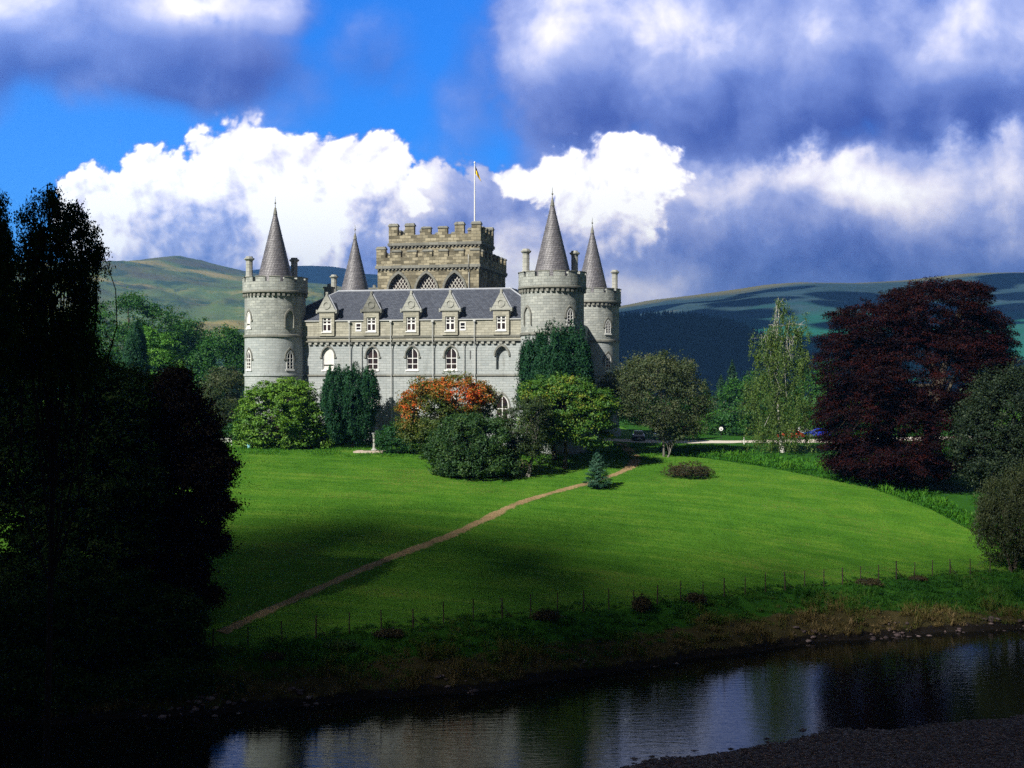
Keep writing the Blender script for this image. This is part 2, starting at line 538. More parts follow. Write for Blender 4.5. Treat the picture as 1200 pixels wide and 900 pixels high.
principled(q, c, 0.95, 0.08, bump=n_fin * 0.6 + n_mid + row * 0.3, bump_d=0.25, bump_s=0.6)

me = np_mesh('ground', np.c_[GX.ravel(), GY.ravel(), GZ.ravel()], grid_faces(len(gy), len(gx)),
             dict(rough=rough_m.ravel(), brown=brown_m.ravel(), mud=mud_m.ravel(), shingle=shingle_m.ravel()), smooth=True)
tag(link('ground', me, m_ground), kind='structure')

# ------------------------------------------------------------------ river
m_water, q = mat('river_water')
co = coords(q)
wx, wy, wz = q.sep(co)
w1 = q.noise(q.comb(wx * 0.55, wy * 2.6, 0.0), 1.0, 4, 0.55)
w2 = q.noise(q.comb(wx * 2.2, wy * 9.0, 5.0), 1.0, 3, 0.5)
bn = q.new('ShaderNodeBump'); bn.inputs['Distance'].default_value = 0.012; bn.inputs['Strength'].default_value = 1.0
q.link(w1 + w2 * 0.30, bn.inputs['Height'])
fr = q.new('ShaderNodeFresnel'); fr.inputs['IOR'].default_value = 1.33
q.t.links.new(bn.outputs[0], fr.inputs['Normal'])
gl = q.new('ShaderNodeBsdfGlossy'); gl.inputs['Roughness'].default_value = 0.02; gl.inputs[0].default_value = (0.92, 0.97, 1.0, 1)
q.t.links.new(bn.outputs[0], gl.inputs['Normal'])
df_ = q.new('ShaderNodeBsdfDiffuse'); df_.inputs[0].default_value = (0.006, 0.006, 0.004, 1)
ms = q.new('ShaderNodeMixShader')
q.link(fr.outputs[0], ms.inputs[0]); q.t.links.new(df_.outputs[0], ms.inputs[1]); q.t.links.new(gl.outputs[0], ms.inputs[2])
q.t.links.new(ms.outputs[0], q.out.inputs[0])
wxs = np.linspace(-400, 400, 81)
wv = []
for x in wxs:
    yb = np.interp(x, BANK[:, 0], BANK[:, 1]); ysh = np.interp(x, SHORE[:, 0], SHORE[:, 1])
    for t in np.linspace(0, 1, 9):
        wv.append((x, ysh - 4 + t * (yb + 3 - ysh + 4), 0.0))
f = grid_faces(81, 9)[:, ::-1]
tag(link('river', np_mesh('river', wv, f), m_water), kind='structure')

# ------------------------------------------------------------------ paths and drive
def ribbon(name, pts, width, m, lift=0.03, kind='structure', cuts=9):
    pts = np.array(pts, float)
    d = np.r_[0, np.cumsum(np.hypot(*np.diff(pts, axis=0).T))]
    t = np.arange(0, d[-1], 0.5)
    # smooth the line
    px = np.interp(t, d, pts[:, 0]); py = np.interp(t, d, pts[:, 1])
    w_ = np.interp(t, d, np.broadcast_to(width, (len(pts),)))
    ker = np.ones(11) / 11
    px = np.convolve(np.pad(px, 5, mode='edge'), ker, 'valid'); py = np.convolve(np.pad(py, 5, mode='edge'), ker, 'valid')
    tx = np.gradient(px); ty = np.gradient(py); l_ = np.hypot(tx, ty)
    nx_, ny_ = -ty / l_, tx / l_
    w_ = w_ * (0.8 + 0.4 * vnoise(t * 0.6, t * 0 + 3))
    vv = []
    for k in np.linspace(-0.5, 0.5, cuts):
        wob = 1 + 0.25 * (vnoise(t * 1.3, t * 0 + k * 50) - 0.5)
        x = px + nx_ * k * w_ * wob; y = py + ny_ * k * w_ * wob
        vv.append(np.c_[x, y, ground_z(x, y) + lift - (0.03 if abs(k) == 0.5 else 0)])
    v = np.stack(vv, 1).reshape(-1, 3)
    return tag(link(name, np_mesh(name, v, grid_faces(len(t), cuts), dict(edge=np.tile(np.abs(np.linspace(-1, 1, cuts)), len(t))), smooth=True), m), kind=kind)

m_path, q = mat('trodden_earth')
co = coords(q)
nf = q.noise(co, 6.0, 6, 0.7); nm = q.noise(co, 0.5, 4, 0.6)
pc = q.ramp(q.lerp(nf, nm, 0.4), [(0.3, (0.09, 0.060, 0.030)), (0.5, (0.24, 0.165, 0.085)), (0.75, (0.40, 0.30, 0.17))])
pc = q.mix(q.sstep(q.noise(co, 1.6, 5, 0.7) + (attr(q, 'edge') - 0.45) * 0.45, 0.58, 0.70) * 0.9, pc, (0.045, 0.13, 0.012))
principled(q, pc, 0.95, 0.1, bump=nf, bump_d=0.06)
ribbon('footpath', [(-21.5, 92.5), (-19, 96.5), (-16, 101), (-11.5, 109), (-6.5, 119), (-2.5, 128.5), (0.2, 135), (4.5, 142), (9.5, 148.5), (12.8, 153), (15.0, 158), (15.8, 163), (15.5, 170), (15.5, 182)],
       [1.2, 1.2, 1.2, 1.25, 1.35, 1.4, 1.3, 1.15, 1.05, 1.1, 1.5, 1.9, 1.8, 1.8], m_path, 0.04)
m_drive, q = mat('pale_gravel')
co = coords(q)
principled(q, q.ramp(q.noise(co, 4.0, 6, 0.75), [(0.3, (0.38, 0.33, 0.28)), (0.7, (0.62, 0.56, 0.50))]), 0.95, 0.1)
ribbon('gravel_drive', [(-2, 196), (6, 190), (16, 186.5), (24, 185.5), (33, 186), (42, 188), (54, 192), (75, 200), (110, 215)], 6.0, m_drive, 0.05, cuts=9)

# ------------------------------------------------------------------ building helpers
from mathutils.geometry import tessellate_polygon

class MB:
    """collects faces; build() links them as one mesh object with masonry UVs in metres"""
    def __init__(self):
        self.v = []; self.f = []; self.m = []; self.uv = []; self.sm = []

    def face(self, pts, mi=0, uv=None, sm=False):
        i = len(self.v)
        self.v += [tuple(p) for p in pts]
        self.f.append(tuple(range(i, i + len(pts)))); self.m.append(mi); self.uv.append(uv); self.sm.append(sm)

    def box(self, x0, x1, y0, y1, z0, z1, mi=0, tr=None):
        p = [(x, y, z) for z in (z0, z1) for y in (y0, y1) for x in (x0, x1)]
        if tr: p = [tr(*a) for a in p]
        for q_ in ((0, 2, 3, 1), (4, 5, 7, 6), (0, 1, 5, 4), (1, 3, 7, 5), (3, 2, 6, 7), (2, 0, 4, 6)):
            self.face([p[k] for k in q_], mi)

    def prism(self, poly, d0, d1, fn, mi=0, cap0=True, cap1=True):
        """poly: 2d outline (counter clockwise seen from outside); fn(a, z, depth) -> point; d1 outer"""
        A_ = [fn(a, z, d0) for a, z in poly]; B_ = [fn(a, z, d1) for a, z in poly]
        k = len(poly)
        if cap1: self.face(B_, mi)
        if cap0: self.face(A_[::-1], mi)
        for i in range(k):
            j = (i + 1) % k
            self.face([A_[i], A_[j], B_[j], B_[i]], mi)

    def ring(self, outer, inner, d0, d1, fn, mi=0):
        """flat moulded ring between two outlines with the same number of points"""
        k = len(outer)
        for i in range(k):
            j = (i + 1) % k
            o0, o1, i0, i1 = outer[i], outer[j], inner[i], inner[j]
            self.face([fn(*o0, d1), fn(*o1, d1), fn(*i1, d1), fn(*i0, d1)], mi)
            self.face([fn(*o1, d1), fn(*o0, d1), fn(*o0, d0), fn(*o1, d0)], mi)
            self.face([fn(*i0, d1), fn(*i1, d1), fn(*i1, d0), fn(*i0, d0)], mi)

    def strip(self, outer, inner, d0, d1, fn, mi=0):
        """open moulded band"""
        k = len(outer)
        for i in range(k - 1):
            o0, o1, i0, i1 = outer[i], outer[i + 1], inner[i], inner[i + 1]
            self.face([fn(*o0, d1), fn(*o1, d1), fn(*i1, d1), fn(*i0, d1)], mi)
            self.face([fn(*o1, d1), fn(*o0, d1), fn(*o0, d0), fn(*o1, d0)], mi)
            self.face([fn(*i0, d1), fn(*i1, d1), fn(*i1, d0), fn(*i0, d0)], mi)
        for o, i_ in ((outer[0], inner[0]), (outer[-1], inner[-1])):
            self.face([fn(*o, d0), fn(*o, d1), fn(*i_, d1), fn(*i_, d0)], mi)

    def lathe(self, prof, c, seg=48, mi=0, smooth_=True, rref=None, a0=0.0):
        rr = rref or max(r for r, z in prof)
        for (r0, z0), (r1, z1) in zip(prof[:-1], prof[1:]):
            for s in range(seg):
                t0 = a0 + 2 * math.pi * s / seg; t1 = a0 + 2 * math.pi * (s + 1) / seg
                P = lambda r, t, z: (c[0] + r * math.cos(t), c[1] + r * math.sin(t), c[2] + z)
                w0 = z0 if abs(z1 - z0) > 1e-4 else r0; w1 = z1 if abs(z1 - z0) > 1e-4 else r1
                self.face([P(r0, t0, z0), P(r0, t1, z0), P(r1, t1, z1), P(r1, t0, z1)], mi,
                          [(t0 * rr, w0), (t1 * rr, w0), (t1 * rr, w1), (t0 * rr, w1)], smooth_)

    def tube(self, pts, rad, seg=8, mi=0):
        pts = [Vector(p) for p in pts]
        rings = []
        for i, p in enumerate(pts):
            t = (pts[min(i + 1, len(pts) - 1)] - pts[max(i - 1, 0)]).normalized()
            u = t.orthogonal().normalized(); w = t.cross(u)
            r = rad if isinstance(rad, (int, float)) else rad[i]
            rings.append([p + (u * math.cos(k * 2 * math.pi / seg) + w * math.sin(k * 2 * math.pi / seg)) * r for k in range(seg)])
        for a, b in zip(rings[:-1], rings[1:]):
            # re-align to avoid twists
            o = min(range(seg), key=lambda s: (b[s] - a[0]).length)
            b[:] = b[o:] + b[:o]
            for k in range(seg):
                j = (k + 1) % seg
                self.face([a[k], a[j], b[j], b[k]], mi, None, True)
        self.face(rings[0][::-1], mi); self.face(rings[-1], mi)

    def build(self, name, mats, parent=None, loc=None, merge=True):
        me = bpy.data.meshes.new(name)
        me.from_pydata(self.v, [], self.f)
        uvl = me.uv_layers.new(name='masonry')
        co_ = self.v
        k = 0
        data = []
        for f_, uv in zip(self.f, self.uv):
            if uv is not None:
                data += uv
            else:
                p = [Vector(co_[i]) for i in f_]
                nn = Vector((0, 0, 0))
                for i in range(len(p)):
                    nn += p[i].cross(p[(i + 1) % len(p)])
                ax = max(range(3), key=lambda i: abs(nn[i]))
                data += [((v[1], v[2]) if ax == 0 else (v[0], v[2]) if ax == 1 else (v[0], v[1])) for v in p]
        uvl.data.foreach_set('uv', np.array(data, np.float32).ravel())
        me.polygons.foreach_set('material_index', np.array(self.m, np.int32))
        if merge:
            bm = bmesh.new(); bm.from_mesh(me)
            bmesh.ops.remove_doubles(bm, verts=bm.verts, dist=0.0005)
            bm.to_mesh(me); bm.free()
        me.polygons.foreach_set('use_smooth', np.array(self.sm[:len(me.polygons)] if len(self.sm) == len(me.polygons) else [False] * len(me.polygons), bool))
        me.set_sharp_from_angle(angle=R(28))
        me.update()
        return link(name, me, mats, parent, loc)

def stone(name, ca, cb, cm, bw=0.9, rh=0.36, var=0.5, stain=(0.10, 0.10, 0.085), stain_amt=0.5, bump=0.03):
    m, q = mat(name)
    uv = coords(q, 'UV')
    br = q.new('ShaderNodeTexBrick')
    q.link(uv, br.inputs['Vector'])
    br.inputs['Scale'].default_value = 1.0
    br.inputs['Mortar Size'].default_value = 0.018
    br.inputs['Mortar Smooth'].default_value = 0.3
    br.inputs['Bias'].default_value = 0.0
    br.inputs['Brick Width'].default_value = bw
    br.inputs['Row Height'].default_value = rh
    br.inputs['Color1'].default_value = (0, 0, 0, 1); br.inputs['Color2'].default_value = (1, 1, 1, 1)
    br.inputs['Mortar'].default_value = (0.5, 0.5, 0.5, 1)
    t = q.sep(S(q, br.outputs['Color']))[0]
    ob = coords(q)
    n1 = q.noise(ob, 0.35, 5, 0.6); n2 = q.noise(ob, 3.0, 6, 0.7)
    f = q.lerp(q.lerp(n1, n2, 0.5), t, var * 0.6)
    col = q.ramp(f, [(0.28, ca), (0.72, cb)])
    col = q.mix(S(q, br.outputs['Fac']) * 0.35, col, cm)
    u, v, _ = q.sep(uv)
    st = q.noise(q.comb(u * 1.1, v * 0.16, 0.0), 1.0, 6, 0.65)
    col = q.mix(q.sstep(st + (n2 - 0.5) * 0.3, 0.50, 0.78) * stain_amt, col, stain)
    principled(q, col, 0.9, 0.15, bump=n2 + t * 0.4 - S(q, br.outputs['Fac']) * 0.8, bump_d=bump)
    return m

M_ashlar = stone('grey_green_ashlar', (0.255, 0.285, 0.290), (0.395, 0.420, 0.415), (0.24, 0.255, 0.25), 0.95, 0.34, 0.35, (0.13, 0.135, 0.12), 0.5)
M_upper = stone('weathered_tan_stone', (0.235, 0.230, 0.185), (0.41, 0.395, 0.325), (0.18, 0.17, 0.14), 0.95, 0.34, 0.45, (0.10, 0.095, 0.08), 0.6)
M_drum = stone('tower_rubble', (0.205, 0.222, 0.215), (0.385, 0.400, 0.370), (0.17, 0.17, 0.15), 0.8, 0.36, 0.5, (0.10, 0.10, 0.085), 0.6, 0.05)
M_keep = stone('ochre_keep_stone', (0.105, 0.095, 0.066), (0.34, 0.305, 0.215), (0.10, 0.085, 0.06), 0.85, 0.42, 0.8, (0.075, 0.065, 0.05), 0.6, 0.06)
M_trim = stone('dark_trim_stone', (0.12, 0.122, 0.108), (0.255, 0.255, 0.225), (0.08, 0.08, 0.07), 1.4, 0.5, 0.3, (0.05, 0.05, 0.045), 0.6)
M_trimlight = stone('pale_trim_stone', (0.26, 0.27, 0.25), (0.38, 0.38, 0.34), (0.2, 0.2, 0.18), 1.4, 0.5, 0.3, (0.12, 0.12, 0.10), 0.4)

m_slate, q = mat('blue_slate')
uv = coords(q, 'UV')
br = q.new('ShaderNodeTexBrick'); q.link(uv, br.inputs['Vector'])
br.inputs['Scale'].default_value = 1.0
br.inputs['Brick Width'].default_value = 0.34; br.inputs['Row Height'].default_value = 0.26; br.inputs['Mortar Size'].default_value = 0.012
br.inputs['Color1'].default_value = (0.046, 0.053, 0.072, 1); br.inputs['Color2'].default_value = (0.078, 0.089, 0.115, 1)
br.inputs['Mortar'].default_value = (0.02, 0.02, 0.026, 1)
nn = q.noise(coords(q), 2.5, 6, 0.7)
principled(q, q.mix(q.sstep(nn, 0.55, 0.8) * 0.5, S(q, br.outputs['Color']), (0.09, 0.095, 0.11)), 0.75, 0.25, bump=S(q, br.outputs['Fac']) * -1.0 + nn * 0.5, bump_d=0.02)
M_slate = m_slate

m_cone, q = mat('turret_slate')
uv = coords(q, 'UV')
br = q.new('ShaderNodeTexBrick'); q.link(uv, br.inputs['Vector'])
br.inputs['Scale'].default_value = 1.0
br.inputs['Brick Width'].default_value = 0.42; br.inputs['Row Height'].default_value = 0.24; br.inputs['Mortar Size'].default_value = 0.014
br.inputs['Color1'].default_value = (0.100, 0.096, 0.106, 1); br.inputs['Color2'].default_value = (0.170, 0.163, 0.176, 1)
br.inputs['Mortar'].default_value = (0.045, 0.042, 0.045, 1)
nn = q.noise(coords(q), 6.0, 6, 0.75); nl = q.noise(coords(q), 0.6, 4, 0.6)
principled(q, q.mix(q.sstep(nl + (nn - 0.5) * 0.5, 0.45, 0.75) * 0.6, S(q, br.outputs['Color']), (0.085, 0.082, 0.09)), 0.42, 0.5,
           bump=nn * 0.9 - S(q, br.outputs['Fac']) * 0.6, bump_d=0.06)
M_cone = m_cone
M_lead = plain('lead_grey', (0.34, 0.36, 0.40), 0.5, 0.4, 0.15, 3)
M_white = plain('white_paint', (0.68, 0.68, 0.66), 0.5, 0.4, 0.08, 3)
M_pipe = plain('pipe_grey', (0.40, 0.41, 0.40), 0.5, 0.4, 0.1, 3)
m_glass, q = mat('dark_window_glass')
nb = q.noise(coords(q), 0.7, 2, 0.5)
principled(q, q.ramp(q.noise(coords(q), 0.9, 4, 0.6), [(0.4, (0.010, 0.010, 0.012)), (0.7, (0.055, 0.034, 0.032))]), 0.06, 0.5, bump=nb, bump_d=0.02)
M_glass = m_glass
M_blind = plain('white_blind', (0.60, 0.59, 0.56), 0.7, 0.2, 0.10, 2)
M_dark = plain('iron_black', (0.02, 0.02, 0.022), 0.5, 0.4, 0.2, 5)

def arch(w, z0, zs, za, n_=7, cx=0.0):
    """pointed arch outline, counter clockwise from lower left as seen from outside"""
    h = za - zs; e = max((h * h - w * w / 4) / w, 0.0); rr = w / 2 + e
    th = math.atan2(h, e) if e > 0 else math.pi / 2
    right = [(cx - e + rr * math.cos(th * k / n_), zs + rr * math.sin(th * k / n_)) for k in range(n_ + 1)]
    left = [(2 * cx - a, z) for a, z in right[::-1]][1:]
    return [(cx - w / 2, z0), (cx + w / 2, z0)] + right + left

def offset_arch(w, z0, zs, za, t, n_=7, cx=0.0, t0=None):
    return arch(w + 2 * t, z0 - (t if t0 is None else t0), zs, za + t * 1.25, n_, cx)

def clip_bar(w, z0, zs, za, x):
    """height of the arch soffit at distance x from its centre line"""
    h = za - zs; e = max((h * h - w * w / 4) / w, 0.0); rr = w / 2 + e
    return zs + math.sqrt(max(rr * rr - (abs(x) + e) ** 2, 0))

def sash_window(parent, fn, w, z0, zs, za, cx, depth, cols=2, rows=3, kind='glass', hood=True, hood_mat=None, label=None, ft=0.11):
    """a pointed window: pane, white frame with bars, stone hood mould"""
    mb = MB(); o = arch(w - 0.02, z0 + 0.01, zs, za - 0.015, 7, cx)
    mb.face([fn(a, z, depth) for a, z in o])
    win = mb.build('window', {'glass': M_glass, 'blind': M_blind}[kind], parent)
    if label: win['label'] = label
    fb = MB()
    o2 = arch(w - 0.02 - 2 * ft, z0 + 0.01 + ft, zs, za - 0.015 - ft * 1.3, 7, cx)
    fb.ring(o, o2, depth - 0.02, depth + 0.07, fn)
    bt = 0.045
    if kind == 'glass':
        for c_ in range(1, cols):
            x = cx - w / 2 + w * c_ / cols
            top = clip_bar(w, z0, zs, za, x - cx) - 0.06
            fb.box(x - bt, x + bt, depth + 0.005, depth + 0.055, z0 + 0.05, top, tr=lambda a, d, z: fn(a, z, d))
        for r_ in range(1, rows):
            z = z0 + (zs - z0 + (za - zs) * 0.35) * r_ / rows
            fb.box(cx - w / 2 + 0.06, cx + w / 2 - 0.06, depth + 0.005, depth + 0.06, z - bt, z + bt, tr=lambda a, d, zz: fn(a, zz, d))
        if cols == 2:      # pointed heads of the two lights
            pass
    elif kind == 'blind':
        zz = z0 + (za - z0) * 0.22
        fb.box(cx - w / 2 + 0.06, cx + w / 2 - 0.06, depth + 0.005, depth + 0.07, zz - 0.07, zz + 0.07, 1, tr=lambda a, d, z: fn(a, z, d))
    fb.box(cx - w / 2 - 0.12, cx + w / 2 + 0.12, depth, max(depth + 0.12, 0.10), z0 - 0.20, z0 + 0.012, tr=lambda a, d, z: fn(a, z, d))
    fb.build('frame', [M_white, M_dark], win)
    if hood:
        hb = MB()
        i_ = arch(w + 0.16, zs - 0.15, zs, za + 0.12, 7, cx)[1:]
        o_ = arch(w + 0.46, zs - 0.15, zs, za + 0.36, 7, cx)[1:]
        i_ = i_ + [(2 * cx - i_[0][0], i_[0][1])]; o_ = o_ + [(2 * cx - o_[0][0], o_[0][1])]
        hb.strip(o_, i_, 0.0, 0.13, fn)
        for s in (-1, 1):
            xx = cx + s * (w / 2 + 0.22)
            hb.box(xx - 0.15, xx + 0.15, 0.0, 0.15, zs - 0.36, zs - 0.152, tr=lambda a, d, z: fn(a, z, d))
        hb.build('hood_mould', hood_mat or M_trim, win)
    return win

# ------------------------------------------------------------------ the castle
CA = R(-13)
CL = Vector((-32.7, 176.8)); BASE = 13.0
AX = Vector((math.cos(CA), math.sin(CA))); BX = Vector((-math.sin(CA), math.cos(CA)))
LA, LB = 39.0, 32.0          # between tower centres
RT = 4.15
castle = empty('castle', (CL.x, CL.y, BASE), CA)
tag(castle, 'grey stone castle with four round corner turrets and a battlemented central keep', 'castle')

wall_fn = lambda a, z, d: (a, -d, z)                 # front wall, outwards is towards -b
Z_STR, Z_CORB, Z_PAR, Z_EAVE, Z_RIDGE = 9.3, 13.7, 14.6, 16.7, 21.2
BAYS = [7.75, 14.14, 19.77, 25.2, 32.2]                # bay centres along the front
W1 = dict(w=1.62, z0=10.05, zs=12.0, za=13.05)
WG = dict(w=1.75, z0=2.0, zs=5.3, za=6.75)

holes = []
for k, a in enumerate(BAYS):
    holes.append(arch(W1['w'], W1['z0'], W1['zs'], W1['za'], 7, a))
for a in BAYS[1:]:
    holes.append(arch(WG['w'], WG['z0'], WG['zs'], WG['za'], 7, a))
wb = MB()
outer = [(RT - 0.8, -1.5), (LA - RT + 0.8, -1.5), (LA - RT + 0.8, Z_CORB), (RT - 0.8, Z_CORB)]
polys = [[Vector((a, 0, z)) for a, z in outer]] + [[Vector((a, 0, z)) for a, z in h[::-1]] for h in holes]
flat = [p for pl in polys for p in pl]
for t in tessellate_polygon(polys):
    p = [flat[i] for i in t]
    nrm = (p[1] - p[0]).cross(p[2] - p[0])
    if nrm.y > 0: p = p[::-1]
    wb.face(p)
for h in holes:
    for i in range(len(h)):
        j = (i + 1) % len(h)
        wb.face([wall_fn(*h[i], 0), wall_fn(*h[j], 0), wall_fn(*h[j], -0.45), wall_fn(*h[i], -0.45)])
# recessed back of every opening
for k, h in enumerate(holes):
    wb.face([wall_fn(a, z, -0.45) for a, z in h])
# other three sides
wb.face([(0, LB, -1.5), (0, 0, -1.5), (0, 0, Z_EAVE), (0, LB, Z_EAVE)])
wb.face([(LA, 0, -1.5), (LA, LB, -1.5), (LA, LB, Z_EAVE), (LA, 0, Z_EAVE)])
wb.face([(LA, LB, -1.5), (0, LB, -1.5), (0, LB, Z_EAVE), (LA, LB, Z_EAVE)])
walls = wb.build('wall', M_ashlar, castle)
ub = MB()
ub.box(RT - 0.8, LA - RT + 0.8, -0.28, 0.5, Z_CORB + 0.35, Z_EAVE)
ub.build('upper_wall', M_upper, castle)
for d0, z0_, z1_ in ((0.42, Z_PAR - 0.22, Z_PAR + 0.06), (0.14, Z_STR - 0.12, Z_STR + 0.12), (0.34, Z_CORB + 0.14, Z_CORB + 0.345)):
    sb = MB(); sb.box(RT - 0.8, LA - RT + 0.8, -d0, 0.1, z0_, z1_); sb.build('string_course', M_trim, castle)
def notched(pts_in, pts_out, z0, z1, mb, closed=False):
    """one connected band whose face steps in and out: the corbels of a corbel table"""
    k = len(pts_out)
    for i in range(k if closed else k - 1):
        j = (i + 1) % k
        o0, o1, i0, i1 = pts_out[i], pts_out[j], pts_in[i], pts_in[j]
        mb.face([(*o0, z0), (*o1, z0), (*o1, z1), (*o0, z1)])
        mb.face([(*i1, z0), (*i0, z0), (*i0, z1), (*i1, z1)])
        mb.face([(*o0, z1), (*o1, z1), (*i1, z1), (*i0, z1)])
        mb.face([(*i0, z0), (*i1, z0), (*o1, z0), (*o0, z0)])
cb = MB()
po = []; pi_ = []
a = RT
while a < LA - RT - 0.5:
    for x, d in ((a, 0.03), (a, 0.26), (a + 0.42, 0.26), (a + 0.42, 0.03)):
        po.append((x, -d)); pi_.append((x, 0.05))
    a += 0.84
notched(pi_, po, Z_CORB - 0.24, Z_CORB + 0.137, cb)
cb.build('corbel_table', M_trimlight, castle)

labels1 = ['tall pointed window with a white blind drawn down', None, None, None, None]
for k, a in enumerate(BAYS[:4]):
    sash_window(castle, wall_fn, W1['w'], W1['z0'], W1['zs'], W1['za'], a, -0.22, 2, 3, 'blind' if k == 0 else 'glass', label=labels1[k])
hb = MB()
w = W1
i_ = arch(w['w'] + 0.16, w['zs'] - 0.15, w['zs'], w['za'] + 0.12, 7, BAYS[4])[1:]
o_ = arch(w['w'] + 0.56, w['zs'] - 0.15, w['zs'], w['za'] + 0.44, 7, BAYS[4])[1:]
i_ += [(2 * BAYS[4] - i_[0][0], i_[0][1])]; o_ += [(2 * BAYS[4] - o_[0][0], o_[0][1])]
hb.strip(o_, i_, 0.0, 0.2, wall_fn)
tag(hb.build('blind_arch', M_trim, castle), 'walled up pointed arch without a window')
for k, a in enumerate(BAYS[1:]):
    sash_window(castle, wall_fn, WG['w'], WG['z0'], WG['zs'], WG['za'], a, -0.22, 2, 4, 'blind' if k == 0 else 'glass', hood_mat=M_trim)

# main roof: four slate ranges round the keep
rb = MB()
e = Z_EAVE + 0.05; zr = Z_RIDGE
E0 = [(-0.0, -0.32, e), (LA, -0.32, e), (LA, LB, e), (0, LB, e)]
Rr = [(7.0, 6.0, zr), (LA - 7.0, 6.0, zr), (LA - 7.0, LB - 6, zr), (7.0, LB - 6, zr)]
In = [(11.0, 8.9, 18.6), (LA - 11, 8.9, 18.6), (LA - 11, LB - 8, 18.6), (11.0, LB - 8, 18.6)]
def slope_uv(p):
    o = Vector(p[0]); u_ = (Vector(p[1]) - o).normalized()
    nrm = u_.cross(Vector(p[2]) - o).normalized(); v_ = nrm.cross(u_)
    return [((Vector(x) - o).dot(u_), (Vector(x) - o).dot(v_)) for x in p]
for i in range(4):
    j = (i + 1) % 4
    p = [E0[i], E0[j], Rr[j], Rr[i]]; rb.face(p, 0, slope_uv(p))
    p = [Rr[i], Rr[j], In[j], In[i]]; rb.face(p, 0, slope_uv(p))
rb.face(In)
roof = rb.build('roof', M_slate, castle)
lb = MB()
for i in range(4):
    lb.tube([Vector(Rr[i]) + Vector((0, 0, 0.02)), Vector(Rr[(i + 1) % 4]) + Vector((0, 0, 0.02))], 0.13, 6)
    lb.tube([Vector(E0[i]), Vector(Rr[i])], 0.10, 6)
lb.build('ridge_flashing', M_lead, roof)
gb = MB()
gb.box(RT - 0.5, LA - RT + 0.5, -0.46, -0.285, Z_EAVE - 0.04, Z_EAVE + 0.09)
gb.build('gutter', M_pipe, castle)

# wall dormers
for k, a in enumerate(BAYS):
    d_ = MB()
    fn = lambda aa, z, d, a=a: (a + aa, -d, z)
    # front with a square opening
    z0w, z1w, ww = 15.25, 17.15, 0.66
    y0, y1 = 0.30, 0.56
    tr = lambda x, d, z, a=a: (a + x, -d, z)
    for x0, x1, zz0, zz1 in ((-1.08, -ww, 14.67, 17.9), (ww, 1.08, 14.67, 17.9), (-ww, ww, 14.67, z0w), (-ww, ww, z1w, 17.9)):
        d_.box(x0, x1, -0.25, y1, zz0, zz1, tr=tr)
    d_.box(-1.08, 1.08, -3.2, -0.252, 15.2, 17.9, tr=tr)
    dorm = d_.build('dormer', M_upper, castle)
    pb = MB()
    tri = [(-1.3, 18.12), (1.3, 18.12), (0.0, 20.45)]
    pb.prism(tri, -0.10, 0.62, fn)
    pb.box(-1.34, 1.34, -0.1, 0.72, 17.903, 18.117, tr=tr)
    pb.box(-1.50, -1.303, -0.1, 0.69, 17.75, 18.25, tr=tr); pb.box(1.303, 1.50, -0.1, 0.69, 17.75, 18.25, tr=tr)
    pb.box(-0.16, 0.16, 0.0, 0.5, 20.32, 20.66, tr=tr)
    cyl = [(0.55 * math.cos(t * math.pi / 8), 18.85 + 0.55 * math.sin(t * math.pi / 8)) for t in range(16)]
    cyi = [(0.38 * math.cos(t * math.pi / 8), 18.85 + 0.38 * math.sin(t * math.pi / 8)) for t in range(16)]
    pb.ring(cyl, cyi, 0.62, 0.70, fn)
    pb.build('pediment', M_trimlight if k != 1 else M_trim, dorm)
    sl = MB()
    for s in (-1, 1):
        p = [fn(s * 1.12, 17.93, 0.0), fn(s * 1.12, 17.93, -4.9), fn(0, 19.35, -4.9), fn(0, 19.35, 0.0)]
        if s > 0: p = p[::-1]
        sl.face(p, 0, slope_uv(p))
    sl.build('dormer_roof', M_slate, dorm)
    fl = MB()
    fl.tube([fn(1.46, 17.98, 0.3), fn(0.02, 20.62, 0.3)], 0.09, 5)
    fl.build('verge_flashing', M_lead, dorm)
    wn = MB(); wn.box(-ww + 0.005, ww - 0.005, 0.30, 0.34, z0w + 0.005, z1w - 0.005, tr=tr)
    win = wn.build('window', M_glass, dorm)
    fb = MB()
    for x0, x1, q0, q1 in ((-ww + 0.01, -ww + 0.14, z0w, z1w), (ww - 0.14, ww - 0.01, z0w, z1w), (-0.09, 0.09, z0w, z1w)):
        fb.box(x0, x1, 0.35, 0.42, q0 + 0.01, q1 - 0.01, tr=tr)
    for q0, q1 in ((z0w + 0.01, z0w + 0.16), (z1w - 0.14, z1w - 0.01), (16.2, 16.37)):
        fb.box(-ww + 0.145, -0.095, 0.35, 0.42, q0, q1, tr=tr); fb.box(0.095, ww - 0.145, 0.35, 0.42, q0, q1, tr=tr)
    fb.box(-ww - 0.1, ww + 0.1, 0.563, 0.66, z0w - 0.16, z0w - 0.01, tr=tr)
    fb.build('window_frame', M_white, dorm)

# two small lavatory windows in the attic storey
for a in (12.25, 26.9):
    tr = lambda x, d, z, a=a: (a + x, -d, z)
    wn = MB(); wn.box(-0.36, 0.36, 0.285, 0.30, 15.3, 16.35, tr=tr)
    w_ = wn.build('small_window', M_glass, castle)
    fb = MB()
    fb.box(-0.42, -0.30, 0.302, 0.35, 15.25, 16.42, tr=tr); fb.box(0.30, 0.42, 0.302, 0.35, 15.25, 16.42, tr=tr)
    for q0, q1 in ((15.25, 15.5), (15.78, 15.88), (16.28, 16.42)):
        fb.box(-0.295, 0.295, 0.302, 0.35, q0, q1, tr=tr)
    fb.build('frame', M_white, w_)
